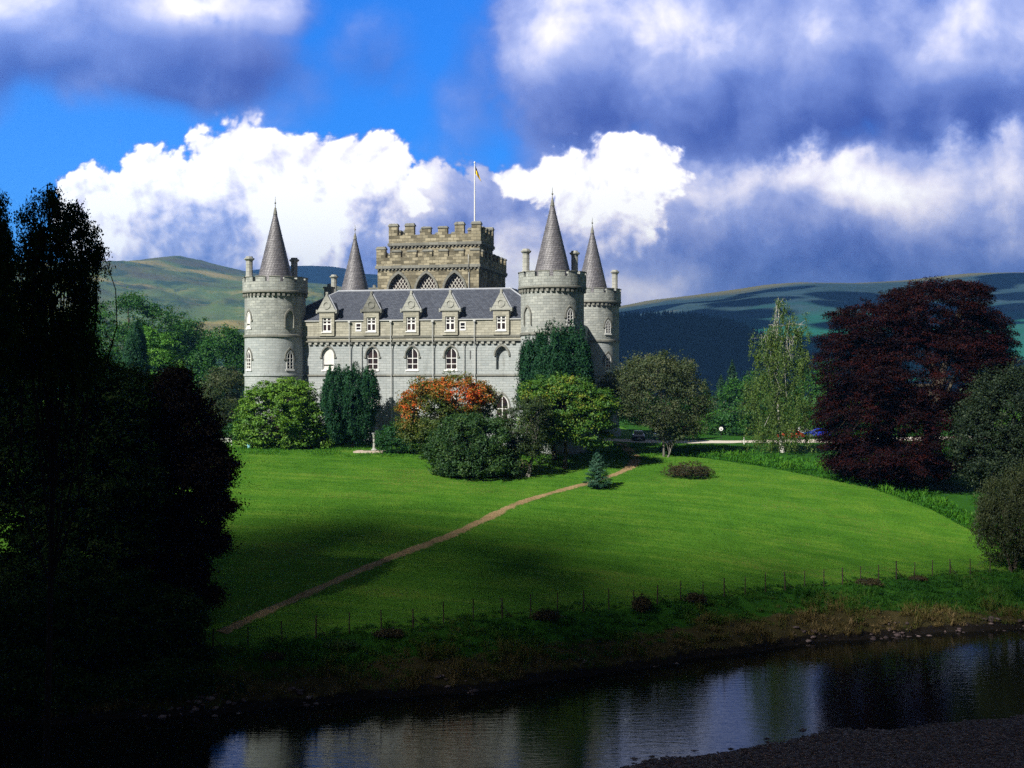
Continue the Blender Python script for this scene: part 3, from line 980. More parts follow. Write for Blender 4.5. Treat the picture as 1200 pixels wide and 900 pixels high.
# a narrow arrow slit
sl = MB(); sl.box(27.8, 27.92, -0.012, 0.02, 11.4, 12.6); sl.build('arrow_slit', M_dark, castle)

# drainpipes
for a, ztop in ((11.0, Z_EAVE), (12.55, Z_CORB), (16.9, Z_EAVE), (22.77, Z_EAVE), (27.0, Z_CORB), (28.55, Z_EAVE)):
    pb = MB()
    if ztop == Z_EAVE:
        pb.tube([(a, -0.52, Z_EAVE - 0.02), (a, -0.52, Z_CORB + 0.1), (a, -0.30, Z_CORB - 0.5), (a, -0.26, Z_CORB - 0.9), (a, -0.26, 0)], 0.075, 6)
        pb.box(a - 0.16, a + 0.16, -0.66, -0.47, Z_EAVE - 0.28, Z_EAVE - 0.05)
    else:
        pb.tube([(a, -0.40, Z_CORB - 0.05), (a, -0.26, Z_CORB - 0.6), (a, -0.26, 0)], 0.065, 6)
    pb.build('drainpipe', M_pipe, castle)

# corner towers
def tower(ca, cb_, wins, chims):
    c = (ca, cb_, 0.0)
    W_ = CL + AX * ca + BX * cb_
    thc = math.atan2(-W_.y, -W_.x) - CA        # local bearing of the viewer's bank
    t = MB()
    t.lathe([(RT + 0.35, -2), (RT + 0.30, 1.0), (RT, 1.3), (RT, 9.15), (RT + 0.14, 9.2), (RT + 0.14, 9.45), (RT, 9.5)], c, 64, 0)
    t.lathe([(RT, 9.5), (RT, 14.45)], c, 64, 0)
    t.lathe([(RT, 14.85), (RT, 20.35)], c, 64, 1)
    tw = t.build('corner_tower', [M_ashlar, M_drum], castle)
    s_ = MB()
    s_.lathe([(RT, 14.45), (RT + 0.16, 14.5), (RT + 0.16, 14.78), (RT, 14.85)], c, 64)
    s_.build('string_course', M_trim, tw)
    s_ = MB()
    s_.lathe([(RT + 0.02, 20.35), (RT + 0.36, 20.55), (RT + 0.36, 20.75), (RT + 0.30, 20.8)], c, 64)
    s_.build('string_course', M_trim, tw)
    k_ = MB(); po = []; pi_ = []
    for i in range(40):
        for t_, r in ((i, RT + 0.02), (i, RT + 0.27), (i + 0.5, RT + 0.27), (i + 0.5, RT + 0.02)):
            th = 2 * math.pi * t_ / 40
            po.append((ca + r * math.cos(th), cb_ + r * math.sin(th))); pi_.append((ca + (RT - 0.2) * math.cos(th), cb_ + (RT - 0.2) * math.sin(th)))
    notched(pi_, po, 20.05, 20.38, k_, True)
    k_.build('corbel_table', M_trim, tw)
    p_ = MB()
    ro, ri = RT + 0.30, RT - 0.25
    p_.lathe([(ri, 20.6), (ro, 20.8), (ro, 22.0), (ri, 22.0), (ri, 20.6)], c, 64)
    nm = 14
    for i in range(nm):
        t0 = 2 * math.pi * i / nm; sw = 2 * math.pi / nm * 0.74
        for q_ in range(6):
            a0 = t0 + sw * q_ / 6; a1 = t0 + sw * (q_ + 1) / 6
            A_ = lambda r, t_, z: (ca + r * math.cos(t_), cb_ + r * math.sin(t_), z)
            for r, flip in ((ro, False), (ri, True)):
                pts = [A_(r, a0, 22.0), A_(r, a1, 22.0), A_(r, a1, 22.62), A_(r, a0, 22.62)]
                p_.face(pts[::-1] if flip else pts, 0, [(a0 * ro, 22.0), (a1 * ro, 22.0), (a1 * ro, 22.62), (a0 * ro, 22.62)])
        for te in (t0, t0 + sw):
            p_.face([A_(ri, te, 22.0), A_(ro, te, 22.0), A_(ro, te, 22.62), A_(ri, te, 22.62)])
        for q_ in range(6):   # coping stones a little proud
            a0 = t0 - 0.01 + (sw + 0.02) * q_ / 6; a1 = t0 - 0.01 + (sw + 0.02) * (q_ + 1) / 6
            o2, i2 = ro + 0.07, ri - 0.07
            p_.face([A_(o2, a0, 22.62), A_(o2, a1, 22.62), A_(o2, a1, 22.74), A_(o2, a0, 22.74)], 1)
            p_.face([A_(o2, a0, 22.74), A_(o2, a1, 22.74), A_(i2, a1, 22.78), A_(i2, a0, 22.78)], 1)
            p_.face([A_(i2, a0, 22.62), A_(i2, a1, 22.62), A_(o2, a1, 22.62), A_(o2, a0, 22.62)], 1)
    p_.build('parapet', [M_drum, M_trim], tw)
    f_ = MB(); f_.lathe([(0.01, 21.4), (ri + 0.05, 21.4)], c, 32); f_.build('wall_walk', M_lead, tw)
    r_ = MB()
    prof = [(2.72, 21.45), (2.62, 21.7)] + [(2.62 + (0.24 - 2.62) * i / 16, 21.7 + 9.9 * i / 16) for i in range(1, 17)]
    for (r0, z0), (r1, z1) in zip(prof[:-1], prof[1:]):
        seg = 40
        for s in range(seg):
            t0 = 2 * math.pi * s / seg; t1 = 2 * math.pi * (s + 1) / seg
            P = lambda r, t_, z: (ca + r * math.cos(t_), cb_ + r * math.sin(t_), z)
            r_.face([P(r0, t0, z0), P(r0, t1, z0), P(r1, t1, z1), P(r1, t0, z1)], 0, [(t0 * r0, z0), (t1 * r0, z0), (t1 * r1, z1), (t0 * r1, z1)], True)
    cone = r_.build('conical_roof', M_cone, tw)
    fi = MB()
    fi.lathe([(0.30, 31.5), (0.27, 31.7), (0.16, 32.3), (0.05, 32.6), (0.045, 32.95), (0.13, 33.05), (0.13, 33.15), (0.045, 33.25), (0.02, 33.9), (0.001, 34.0)], c, 12)
    fi.build('finial', M_trim, tw)
    for (off, back, zt) in chims:
        # off: metres to the right as seen from the river
        r = 3.55; th = thc + math.asin(max(-1, min(1, off / r)))
        if back: th = thc + math.pi - math.asin(max(-1, min(1, off / r)))
        cc = (ca + r * math.cos(th), cb_ + r * math.sin(th), 0)
        h = MB()
        h.lathe([(0.62, 21.4), (0.62, 22.75), (0.50, 22.95), (0.46, 23.1), (0.46, zt - 0.65), (0.52, zt - 0.55), (0.70, zt - 0.4), (0.70, zt - 0.24), (0.50, zt - 0.2), (0.46, zt), (0.34, zt), (0.30, zt - 0.5)], cc, 8, 0, False, a0=math.pi / 8)
        h.build('chimney', M_trimlight, tw)
    for (al, z0, zs, za, w_, kind) in wins:
        th = thc + R(al)
        u_ = Vector((math.cos(th), math.sin(th))); v_ = Vector((-u_.y, u_.x))
        def fn(a, z, d):
            t_ = th + a / RT
            return (ca + math.cos(t_) * (RT + d), cb_ + math.sin(t_) * (RT + d), z)
        if kind == 'blank':
            hb_ = MB()
            i_ = arch(w_ + 0.16, z0, zs, za + 0.12)[1:]; o_ = arch(w_ + 0.5, z0, zs, za + 0.4)[1:]
            i_ += [(-i_[0][0], i_[0][1])]; o_ += [(-o_[0][0], o_[0][1])]
            hb_.strip(o_, i_, 0, 0.2, fn); hb_.build('blind_arch', M_trim, tw)
        else:
            sash_window(tw, fn, w_, z0, zs, za, 0.0, 0.03, 2, 4, kind)
    return tw

U = (15.75, 17.0, 17.95, 1.0)      # upper, and first floor openings
V_ = (10.1, 11.7, 12.75, 1.05)
tl = tower(0, 0, [(-58, *U, 'blind'), (27, *U, 'blank'), (-57, *V_, 'glass'), (28, *V_, 'glass')], [(-3.5, False, 25.6), (2.62, True, 25.8)])
tl['label'] = 'round tower at the shaded left corner'
tr_ = tower(LA, 0, [(-50, *U, 'blank'), (33, *U, 'glass'), (33, *V_, 'glass')], [(-3.45, False, 25.8), (2.95, True, 25.8)])
tb = tower(LA, LB, [(35, *U, 'glass'), (35, *V_, 'glass'), (-20, *V_, 'glass')], [(3.5, True, 25.8), (-2.0, True, 25.8)])
tower(0, LB, [(-40, *U, 'glass')], [(-3.4, True, 25.8)])

# central keep
M_tracery = plain('tracery_stone', (0.46, 0.45, 0.41), 0.7, 0.2, 0.1, 3)
K0, K1, KB0, KB1 = 11.77, 26.7, 9.0, 25.2
kz = dict(w=3.0, z0=19.6, zs=21.25, za=23.75)
kb = MB()
kh = [arch(kz['w'], kz['z0'], kz['zs'], kz['za'], 8, a) for a in (14.95, 19.05, 23.2)]
kfn = lambda a, z, d: (a, KB0 - d, z)
polys = [[Vector((a, 0, z)) for a, z in ((K0, 17.5), (K1, 17.5), (K1, 24.7), (K0, 24.7))]] + [[Vector((a, 0, z)) for a, z in h[::-1]] for h in kh]
flat = [p for pl in polys for p in pl]
for t in tessellate_polygon(polys):
    p = [flat[i] for i in t]
    if (p[1] - p[0]).cross(p[2] - p[0]).y > 0: p = p[::-1]
    kb.face([(v.x, KB0, v.z) for v in p])
for h in kh:
    for i in range(len(h)):
        j = (i + 1) % len(h)
        kb.face([kfn(*h[i], 0), kfn(*h[j], 0), kfn(*h[j], -0.6), kfn(*h[i], -0.6)])
    kb.face([kfn(a, z, -0.6) for a, z in h])
kb.face([(K1, KB0, 17.5), (K1, KB1, 17.5), (K1, KB1, 24.7), (K1, KB0, 24.7)])
kb.face([(K0, KB1, 17.5), (K0, KB0, 17.5), (K0, KB0, 24.7), (K0, KB1, 24.7)])
kb.face([(K1, KB1, 17.5), (K0, KB1, 17.5), (K0, KB1, 24.7), (K1, KB1, 24.7)])
kb.box(K0 + 0.5, K1 - 0.5, KB0 + 0.5, KB1 - 0.5, 24.0, 25.2)
keep = kb.build('keep', M_keep, castle)
U0, U1, UB0, UB1 = 12.95, 26.35, 11.0, 18.6
ub = MB(); ub.box(U0, U1, UB0, UB1, 25.205, 28.3); ub.build('upper_block', M_keep, keep)

def battlement(x0, x1, y0, y1, z0, zc, zm, n_, nside, tall=(), name='battlement'):
    b = MB(); t = 0.55; o = 0.28
    # moulded string below the parapet, butted at the corners
    for (a0, a1, b0, b1) in ((x0 - o, x1 + o, y0 - o, y0 + t), (x0 - o, x1 + o, y1 - t, y1 + o), (x0 - o, x0 + t, y0 + t, y1 - t), (x1 - t, x1 + o, y0 + t, y1 - t)):
        b.box(a0, a1, b0, b1, z0 - 0.42, z0, 1)
    o2 = 0.14
    for (a0, a1, b0, b1) in ((x0 - o2, x1 + o2, y0 - o2, y0 + t), (x0 - o2, x1 + o2, y1 - t, y1 + o2), (x0 - o2, x0 + t, y0 + t, y1 - t), (x1 - t, x1 + o2, y0 + t, y1 - t)):
        b.box(a0, a1, b0, b1, z0 + 0.003, zc, 0)
    def merlon(a0, a1, b0, b1, h):
        b.box(a0, a1, b0, b1, zc, zm + h, 0)
        c_ = 0.09; zt = zm + h
        p0 = [(a0 - c_, b0 - c_), (a1 + c_, b0 - c_), (a1 + c_, b1 + c_), (a0 - c_, b1 + c_)]
        p1 = [(a0 + 0.08, b0 + 0.08), (a1 - 0.08, b0 + 0.08), (a1 - 0.08, b1 - 0.08), (a0 + 0.08, b1 - 0.08)]
        zz = (zt + 0.003, zt + 0.12, zt + 0.30 + h * 0.3)
        b.face([(x, y, zz[0]) for x, y in p0[::-1]], 1)
        for i in range(4):
            j = (i + 1) % 4
            b.face([(*p0[i], zz[0]), (*p0[j], zz[0]), (*p0[j], zz[1]), (*p0[i], zz[1])], 1)
            b.face([(*p0[i], zz[1]), (*p0[j], zz[1]), (*p1[j], zz[2]), (*p1[i], zz[2])], 1)
        b.face([(x, y, zz[2]) for x, y in p1], 1)
    L_ = (x1 - x0 + 2 * o2); pitch = (L_ - 1.35) / (n_ - 1)
    for i in range(n_):
        a0 = x0 - o2 + i * pitch
        h = 0.42 if i in tall else 0.0
        merlon(a0, a0 + 1.35, y0 - o2, y0 + t, h)
        merlon(a0, a0 + 1.35, y1 - t, y1 + o2, h)
    D_ = y1 - y0; ps = D_ / nside
    for i in range(1, nside):
        b0 = y0 + i * ps - 0.6
        for a0, a1 in ((x0 - o2, x0 + t), (x1 - t, x1 + o2)):
            merlon(a0, a1, b0, b0 + 1.2, 0.0)
    # little corbels under the string
    x = x0
    while x < x1:
        b.box(x, x + 0.22, y0 - 0.2, y0 + 0.05, z0 - 0.66, z0 - 0.423, 1); x += 0.55
    y = y0
    while y < y1:
        b.box(x1 - 0.05, x1 + 0.2, y, y + 0.22, z0 - 0.66, z0 - 0.423, 1); y += 0.55
    return b.build(name, [M_keep, M_trim], keep)
battlement(K0, K1, KB0, KB1, 24.95, 26.1, 26.85, 7, 7, tall=(0,))
battlement(U0, U1, UB0, UB1, 28.35, 29.5, 30.35, 6, 4, tall=(0, 1, 4, 5))
# tracery windows of the keep
def lattice_window(a):
    mb = MB(); mb.face([kfn(x, z, -0.45) for x, z in arch(kz['w'] - 0.02, kz['z0'], kz['zs'], kz['za'] - 0.02, 8, a)])
    win = mb.build('arched_window', M_glass, keep)
    fb = MB()
    w_, zs, za, z0 = kz['w'], kz['zs'], kz['za'], kz['z0']
    fb.ring(arch(w_ - 0.02, z0, zs, za - 0.02, 8, a), arch(w_ - 0.22, z0 + 0.1, zs, za - 0.15, 8, a), -0.46, -0.36, kfn)
    tr = lambda x, d, z: kfn(x, z, d)
    # interlacing diagonal bars cut off at the arch
    for sgn in (-1, 1):
        for k in range(-4, 7):
            pts = []
            for i in range(60):
                x = -w_ / 2 + w_ * i / 59
                z = z0 + 0.78 * k + sgn * x * 1.55
                if z0 + 0.02 < z < clip_bar(w_, z0, zs, za, x) - 0.05 and abs(x) < w_ / 2 - 0.05:
                    pts.append((x, z))
            if len(pts) > 3:
                (xa, z_a), (xb, z_b) = pts[0], pts[-1]
                l_ = math.hypot(xb - xa, z_b - z_a); nx_, nz_ = -(z_b - z_a) / l_ * 0.042, (xb - xa) / l_ * 0.042
                d1 = -0.37 if sgn > 0 else -0.385
                poly = [(a + xa + nx_, z_a + nz_), (a + xa - nx_, z_a - nz_), (a + xb - nx_, z_b - nz_), (a + xb + nx_, z_b + nz_)]
                fb.prism(poly, -0.44, d1, kfn)
    fb.build('tracery', M_tracery, win)
    hb_ = MB()
    i_ = arch(w_ + 0.04, 20.5, zs, za + 0.04, 8, a)[1:]; o_ = arch(w_ + 0.62, 20.5, zs, za + 0.45, 8, a)[1:]
    i_ += [(2 * a - i_[0][0], i_[0][1])]; o_ += [(2 * a - o_[0][0], o_[0][1])]
    hb_.strip(o_, i_, 0, 0.22, kfn)
    hb_.build('hood_mould', M_trim, win)
for a in (14.95, 19.05, 23.2):
    lattice_window(a)
dp = MB(); dp.tube([(25.3, KB0 - 0.4, 26.3), (25.3, KB0 - 0.4, 24.4), (25.3, KB0 - 0.14, 23.8), (25.3, KB0 - 0.14, 18.7)], 0.06, 6); dp.build('drainpipe', M_pipe, keep)

# small square chimneys on the side ranges
for (a, b_, z1, w_) in ((4.6, 8.5, 22.2, 0.55), (11.0, 14.5, 22.6, 0.6), (7.5, 20, 22.8, 0.6)):
    h = MB()
    h.box(a - w_, a + w_, b_ - w_, b_ + w_, 18.0, z1 - 0.4)
    h.box(a - w_ - 0.12, a + w_ + 0.12, b_ - w_ - 0.12, b_ + w_ + 0.12, z1 - 0.397, z1 - 0.15)
    h.lathe([(0.3, z1 - 0.147), (0.26, z1 + 0.3), (0.2, z1 + 0.3), (0.18, z1)], (a, b_, 0), 10)
    h.build('chimney', M_trim, castle)

# flagpole and flag on the keep
fp = CL + AX * 25.0 + BX * 13.2
pole = empty('flagpole', (fp.x, fp.y, BASE + 25.2))
tag(pole, 'white flagpole with a limp yellow and black flag on top of the keep', 'flagpole')
pb = MB(); pb.lathe([(0.11, 0.0), (0.10, 6), (0.07, 14.6), (0.13, 14.65), (0.13, 14.8), (0.02, 14.9)], (0, 0, 0), 10)
pb.build('pole', M_white, pole)
fv = []
NU, NV = 16, 22
for i in range(NU):
    for j in range(NV):
        u_ = i / (NU - 1); v_ = j / (NV - 1)
        x = 0.12 + u_ * (0.35 + 0.55 * v_) ; z = 14.3 - v_ * 1.15 - u_ * (0.95 + 0.35 * v_)
        y = 0.16 * math.sin(u_ * 11 + v_ * 2.0) * (0.3 + u_)
        fv.append((x, y, z))
me = np_mesh('flag', fv, grid_faces(NU, NV), dict(dark=[1.0 if (j < NV * 0.42 or (i % 9) < 2) else 0.0 for i in range(NU) for j in range(NV)]), smooth=True)
m_flag, q = mat('flag_cloth')
principled(q, q.mix(q.sstep(attr(q, 'dark'), 0.35, 0.65), (0.75, 0.50, 0.02), (0.012, 0.014, 0.012)), 0.8, 0.1)
link('flag', me, m_flag, pole)

# ------------------------------------------------------------------ hills
def ridge(pts, dist):
    """skyline points given as (bearing slope*1500, height slope*1500) turned into x, z at that distance"""
    p = np.array(pts, float)
    return (p[:, 0] - 600) / 1500 * dist, EYE + (445 - p[:, 1]) / 1500 * dist

def hill(name, pts, dist, y0, y1, nx_, ny_, m, seed, rug=0.10, power=1.0, x0=-5200, x1=5200):
    rx, rz = ridge(pts, dist)
    xs = np.linspace(x0, x1, nx_); ys = np.linspace(y0, y1, ny_)
    Xg, Yg = np.meshgrid(xs, ys)
    zr_ = np.interp(Xg + (fbm(Xg * 0.002 + seed, Yg * 0.002, 3) - 0.5) * 200 * np.clip(np.abs(Yg - dist) / 500, 0, 1), rx, rz)
    t = np.clip((Yg - y0) / (dist - y0), 0, 1) ** power
    back = smooth((y1 - Yg) / (y1 - dist))
    p = np.where(Yg < dist, smooth(t) * 0.55 + t * 0.45, back)
    rel = (fbm(Xg * 0.0035 + seed, Yg * 0.0035, 6, 0.52) - 0.5)
    gul = 1 - np.abs(2 * fbm(Xg * 0.0022 + seed * 2, Yg * 0.0016 + 7, 5, 0.55) - 1)
    Z = 5 + (zr_ - 5) * p + zr_ * rug * ((rel - 0.10) * 1.6 + (gul - 0.95) * 0.8) * smooth(t * 3) * (1 - 0.93 * smooth((t - 0.55) / 0.40))
    me = np_mesh(name, np.c_[Xg.ravel(), Yg.ravel(), Z.ravel()], grid_faces(ny_, nx_), dict(height=p.ravel()), smooth=True)
    return tag(link(name, me, m), kind='structure'), (xs, ys, Z)

m_moor, q = mat('moorland')
co = coords(q)
sx, sy, sz = q.sep(co)
n1 = q.noise(co, 0.0045, 7, 0.62); n2 = q.noise(co, 0.016, 7, 0.68); n3 = q.noise(q.comb(sx * 0.002, sy * 0.006, sz * 0.02), 1.0, 6, 0.62)
moor = q.ramp(q.lerp(n1, n3, 0.6), [(0.30, (0.050, 0.036, 0.036)), (0.42, (0.085, 0.082, 0.028)), (0.50, (0.075, 0.115, 0.026)), (0.58, (0.24, 0.19, 0.055)), (0.68, (0.065, 0.050, 0.046))])
moor = q.mix(q.sstep(n2, 0.50, 0.62) * 0.8, moor, (0.022, 0.042, 0.016))
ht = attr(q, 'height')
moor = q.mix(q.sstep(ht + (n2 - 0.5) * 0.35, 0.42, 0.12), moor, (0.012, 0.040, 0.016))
principled(q, moor, 1.0, 0.0, bump=n2, bump_d=12.0, bump_s=0.6)

m_heath, q = mat('haze_tinted_heath')
co = coords(q)
sx, sy, sz = q.sep(co)
n1 = q.noise(co, 0.0035, 7, 0.6); n2 = q.noise(co, 0.014, 7, 0.68)
n3 = q.noise(q.comb(sx * 0.0012, sy * 0.003, sz * 0.03), 1.0, 6, 0.62)
ht = attr(q, 'height')
heath = q.ramp(n2, [(0.3, (0.018, 0.045, 0.058)), (0.7, (0.055, 0.095, 0.100))])  # blue of the far air is put into the heath colour
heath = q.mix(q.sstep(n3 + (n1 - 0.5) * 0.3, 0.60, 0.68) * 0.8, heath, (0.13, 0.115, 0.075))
heath = q.mix(q.sstep(ht + (n2 - 0.5) * 0.06, 0.90, 0.97), heath, (0.16, 0.15, 0.06))  # paler colour along the crest paints a sunlit ridge line
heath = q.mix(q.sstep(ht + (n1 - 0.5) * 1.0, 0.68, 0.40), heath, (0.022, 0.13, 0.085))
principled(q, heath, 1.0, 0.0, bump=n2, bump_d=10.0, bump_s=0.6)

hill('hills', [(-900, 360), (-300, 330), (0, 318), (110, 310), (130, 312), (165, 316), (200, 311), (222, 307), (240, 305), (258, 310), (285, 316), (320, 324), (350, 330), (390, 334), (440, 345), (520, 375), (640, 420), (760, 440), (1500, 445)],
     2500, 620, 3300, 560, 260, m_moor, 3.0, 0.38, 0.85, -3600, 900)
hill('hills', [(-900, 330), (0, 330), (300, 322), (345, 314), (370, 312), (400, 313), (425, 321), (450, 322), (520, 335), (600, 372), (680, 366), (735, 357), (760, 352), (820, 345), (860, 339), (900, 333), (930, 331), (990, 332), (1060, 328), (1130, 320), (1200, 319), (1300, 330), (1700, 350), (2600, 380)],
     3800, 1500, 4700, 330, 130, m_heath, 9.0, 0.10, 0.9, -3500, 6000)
m_spr_ground = plain('forest_floor', (0.010, 0.016, 0.010), 1.0, 0.0, 0.4, 0.05)
_, (fx_, fy_, FZ) = hill('hills', [(-900, 450), (560, 446), (600, 400), (660, 384), (720, 381), (790, 379), (830, 386), (858, 402), (880, 425), (900, 438), (930, 446), (3000, 448)],
                         1300, 700, 1700, 260, 90, m_spr_ground, 5.0, 0.06, 0.8, -900, 1600)

# spruce plantation on the low ridge: one mass of trees nobody could count
def spruce_field(n_):
    rs = np.random.RandomState(5)
    x = rs.uniform(-60, 330, n_ * 3); y = rs.uniform(760, 1420, n_ * 3)
    ix = np.clip(((x - fx_[0]) / (fx_[1] - fx_[0])), 0, len(fx_) - 2); iy = np.clip((y - fy_[0]) / (fy_[1] - fy_[0]), 0, len(fy_) - 2)
    z = FZ[iy.round().astype(int), ix.round().astype(int)]
    keep_ = (z > 16)
    x, y, z = x[keep_][:n_], y[keep_][:n_], z[keep_][:n_]
    V = []; Fc = []; T = []
    k = 0
    for a, b_, c_ in zip(x, y, z):
        h = rs.uniform(9, 15); r = h * rs.uniform(0.17, 0.24); t = rs.rand()
        for lv in range(3):
            zz = c_ + h * (0.08 + 0.26 * lv); rr = r * (1 - 0.28 * lv); top = c_ + h * (0.55 + 0.225 * lv)
            ph = rs.rand() * 6
            ring = [(a + rr * math.cos(ph + s * 2.0944 * 0.6) * rs.uniform(0.8, 1.2), b_ + rr * math.sin(ph + s * 2.0944 * 0.6), zz) for s in range(5)]
            V += ring + [(a, b_, top)]
            for s in range(5):
                Fc.append((k + s, k + (s + 1) % 5, k + 5))
            k += 6
            T += [t] * 6
    return np.array(V), np.array(Fc), np.array(T)
m_spruce = leaf_mat('spruce_needles', [(0.0, (0.006, 0.018, 0.018)), (1.0, (0.016, 0.042, 0.036))], 0.05, 0.1)
V, Fc, T = spruce_field(5200)
tag(link('spruce_forest', np_mesh('spruce_forest', V, Fc, dict(tint=T)), m_spruce), 'dense dark blue spruce forest on the low ridge behind the castle', 'forest', kind='stuff')

# ------------------------------------------------------------------ clouds that shade the river and the far hills
m_cloud, q = mat('cloud')
principled(q, (0.75, 0.77, 0.80), 1.0, 0.0)

_ico = bmesh.new(); bmesh.ops.create_icosphere(_ico, subdivisions=2, radius=1.0)
ICO_V = np.array([v.co[:] for v in _ico.verts]); ICO_F = np.array([[v.index for v in f_.verts] for f_ in _ico.faces]); _ico.free()

def puffs(name, centres, radii, flat, seed):
    rs = np.random.RandomState(seed)
    V = []; Fc = []
    for i, (c_, r) in enumerate(zip(centres, radii)):
        v = ICO_V * (r * (1 + 0.18 * rs.randn(len(ICO_V), 1).clip(-1.2, 1.2))) * np.array([1, 1, flat]) + c_
        V.append(v); Fc.append(ICO_F + i * len(ICO_V))
    return tag(link(name, np_mesh(name, np.concatenate(V), np.concatenate(Fc), smooth=True), m_cloud), kind='structure')

def shade_cloud(name, spots, radii, height, flat, seed, jitter=60):
    """puffs of cloud that stand between the sun and the given spots of ground"""
    rs = np.random.RandomState(seed)
    s = np.array(SUN)
    t = (height + rs.uniform(-jitter, jitter, len(spots)) - spots[:, 2]) / s[2]
    return puffs(name, spots + s * t[:, None], radii, flat, seed)

rs = np.random.RandomState(21)
sp = []; ra = []
# thick over the river, thinner over the fence, fraying out up the lawn
GC = 5.0
for x in np.arange(-260, 290, GC):
    for y in np.arange(-80, 165, GC):
        yy = y - 0.08 * max(x, 0) + 4 * math.sin(x * 0.06) + 11 * float(smooth((6 - x) / 20))
        cov = float(np.interp(yy, [84, 90, 97, 105, 118, 142], [0.96, 0.85, 0.70, 0.55, 0.36, 0.0]))
        if cov < 0.01: continue
        n_ = -math.log(1 - min(cov, 0.97)) * GC * GC / (math.pi * 3.1 ** 2)
        n_ = int(n_ + rs.rand())
        for _ in range(n_):
            sp.append((x + rs.uniform(-GC / 2, GC / 2), y + rs.uniform(-GC / 2, GC / 2), 5)); ra.append(rs.uniform(2.5, 3.7))
# extra unseen puffs, added to keep the sun off the tall left trees
for _ in range(24):
    sp.append((rs.uniform(-48, -12), rs.uniform(88, 104), rs.uniform(12, 36))); ra.append(rs.uniform(3.2, 5.0))
shade_cloud('cloud', np.array(sp), np.array(ra), 900, 0.8, 3, 40)
# heavy cloud over the far right hills and the spruce ridge
sp = []; ra = []
for _ in range(125):
    y = rs.uniform(720, 3560); x = rs.uniform(-0.02 * y - 40, y * 0.62)
    if x < 330 and y > 3350: continue
    sp.append((x, y, 60 + y * 0.05)); ra.append(rs.uniform(80, 150))
for _ in range(60):
    y = rs.uniform(2900, 3900); x = rs.uniform(-760, -330)
    sp.append((x, y, 220)); ra.append(rs.uniform(90, 150))
sp = np.array(sp); ra = np.array(ra)
shade_cloud('cloud', sp, ra, 1700, 0.5, 4, 80)

# ------------------------------------------------------------------ the air between
hz, q = mat('haze')
pv = q.new('ShaderNodeVolumePrincipled')
pv.inputs['Color'].default_value = (0.16, 0.44, 1.0, 1)
pv.inputs['Density'].default_value = HAZE
pv.inputs['Anisotropy'].default_value = 0.2
q.t.links.new(pv.outputs[0], q.out.inputs['Volume'])
hb = MB(); hb.box(-5300, 6200, -330, 4900, -4, 400)
tag(hb.build('haze', hz), kind='stuff')

# ------------------------------------------------------------------ trees and shrubs
def at(px, py, d):
    """a point d metres in front of the viewer, by bearing and height"""
    return np.array([(px - 600) / 1500 * d, d, EYE + (445 - py) / 1500 * d])

def blobs_at(lst, d, depth=0.85):
    """crown lobes: bearing, height, half width, half height, optional metres nearer (-) or farther (+)"""
    out = []
    for b in lst:
        dd = d + (b[4] if len(b) > 4 else 0.0)
        c_ = at(b[0], b[1], dd)
        rx = b[2] / 1500 * dd; rz = b[3] / 1500 * dd
        out.append((c_, np.array([rx, max(rx, 0.6 * rz) * depth, rz])))
    return out

def unit(v):
    return v / (np.linalg.norm(v, axis=-1, keepdims=True) + 1e-9)

def leaf_quads(p, n_, l, w, rs, axis_=None):
    """one kite shaped leaf (or spray of leaves) per point"""
    N = len(p)
    r = rs.randn(N, 3) if axis_ is None else axis_ + 0.35 * rs.randn(N, 3)
    t = unit(r - n_ * np.sum(r * n_, -1, keepdims=True))
    b = np.cross(n_, t)
    l = np.broadcast_to(l, (N,))[:, None]; w = np.broadcast_to(w, (N,))[:, None]
    v = np.stack([p - t * l * 0.5, p + b * w * 0.5 - t * l * 0.08, p + t * l * 0.5, p - b * w * 0.5 - t * l * 0.08], 1)
    return v.reshape(-1, 3)

def lobes_pick(blobs, n_, rs, inner=0.55, bias=1.6):
    """points in the outer shell of a union of ellipsoids"""
    area = np.array([r[0] * r[1] + r[0] * r[2] + r[1] * r[2] for _, r in blobs]); area /= area.sum()
    out_p = []; out_b = []
    while sum(len(a) for a in out_p) < n_:
        k = rs.choice(len(blobs), n_, p=area)
        u_ = unit(rs.randn(n_, 3))
        f = 1.0 - (1 - inner) * rs.rand(n_) ** bias
        f = np.where(rs.rand(n_) < 0.10, 1.0 + 0.16 * rs.rand(n_), f)
        C = np.array([blobs[i][0] for i in k]); RR = np.array([blobs[i][1] for i in k])
        p = C + u_ * RR * f[:, None]
        ok = np.ones(n_, bool)
        for j, (c_, r) in enumerate(blobs):
            q_ = np.sum(((p - c_) / r) ** 2, -1)
            ok &= ~((q_ < 0.30) & (k != j))
        out_p.append(p[ok]); out_b.append(C[ok])
    return np.concatenate(out_p)[:n_], np.concatenate(out_b)[:n_]

def lumpy(blobs, rs, k=5):
    """adds smaller lobes round the outside of every lobe so that the outline is uneven"""
    out = list(blobs)
    for c_, r in blobs:
        for _ in range(k):
            u_ = unit(rs.randn(3)); u_[2] = abs(u_[2]) * 0.9 - 0.15
            f = rs.uniform(0.18, 0.40)
            out.append((c_ + u_ * r * rs.uniform(0.76, 1.0), r * f * rs.uniform(0.8, 1.25, 3)))
    return out

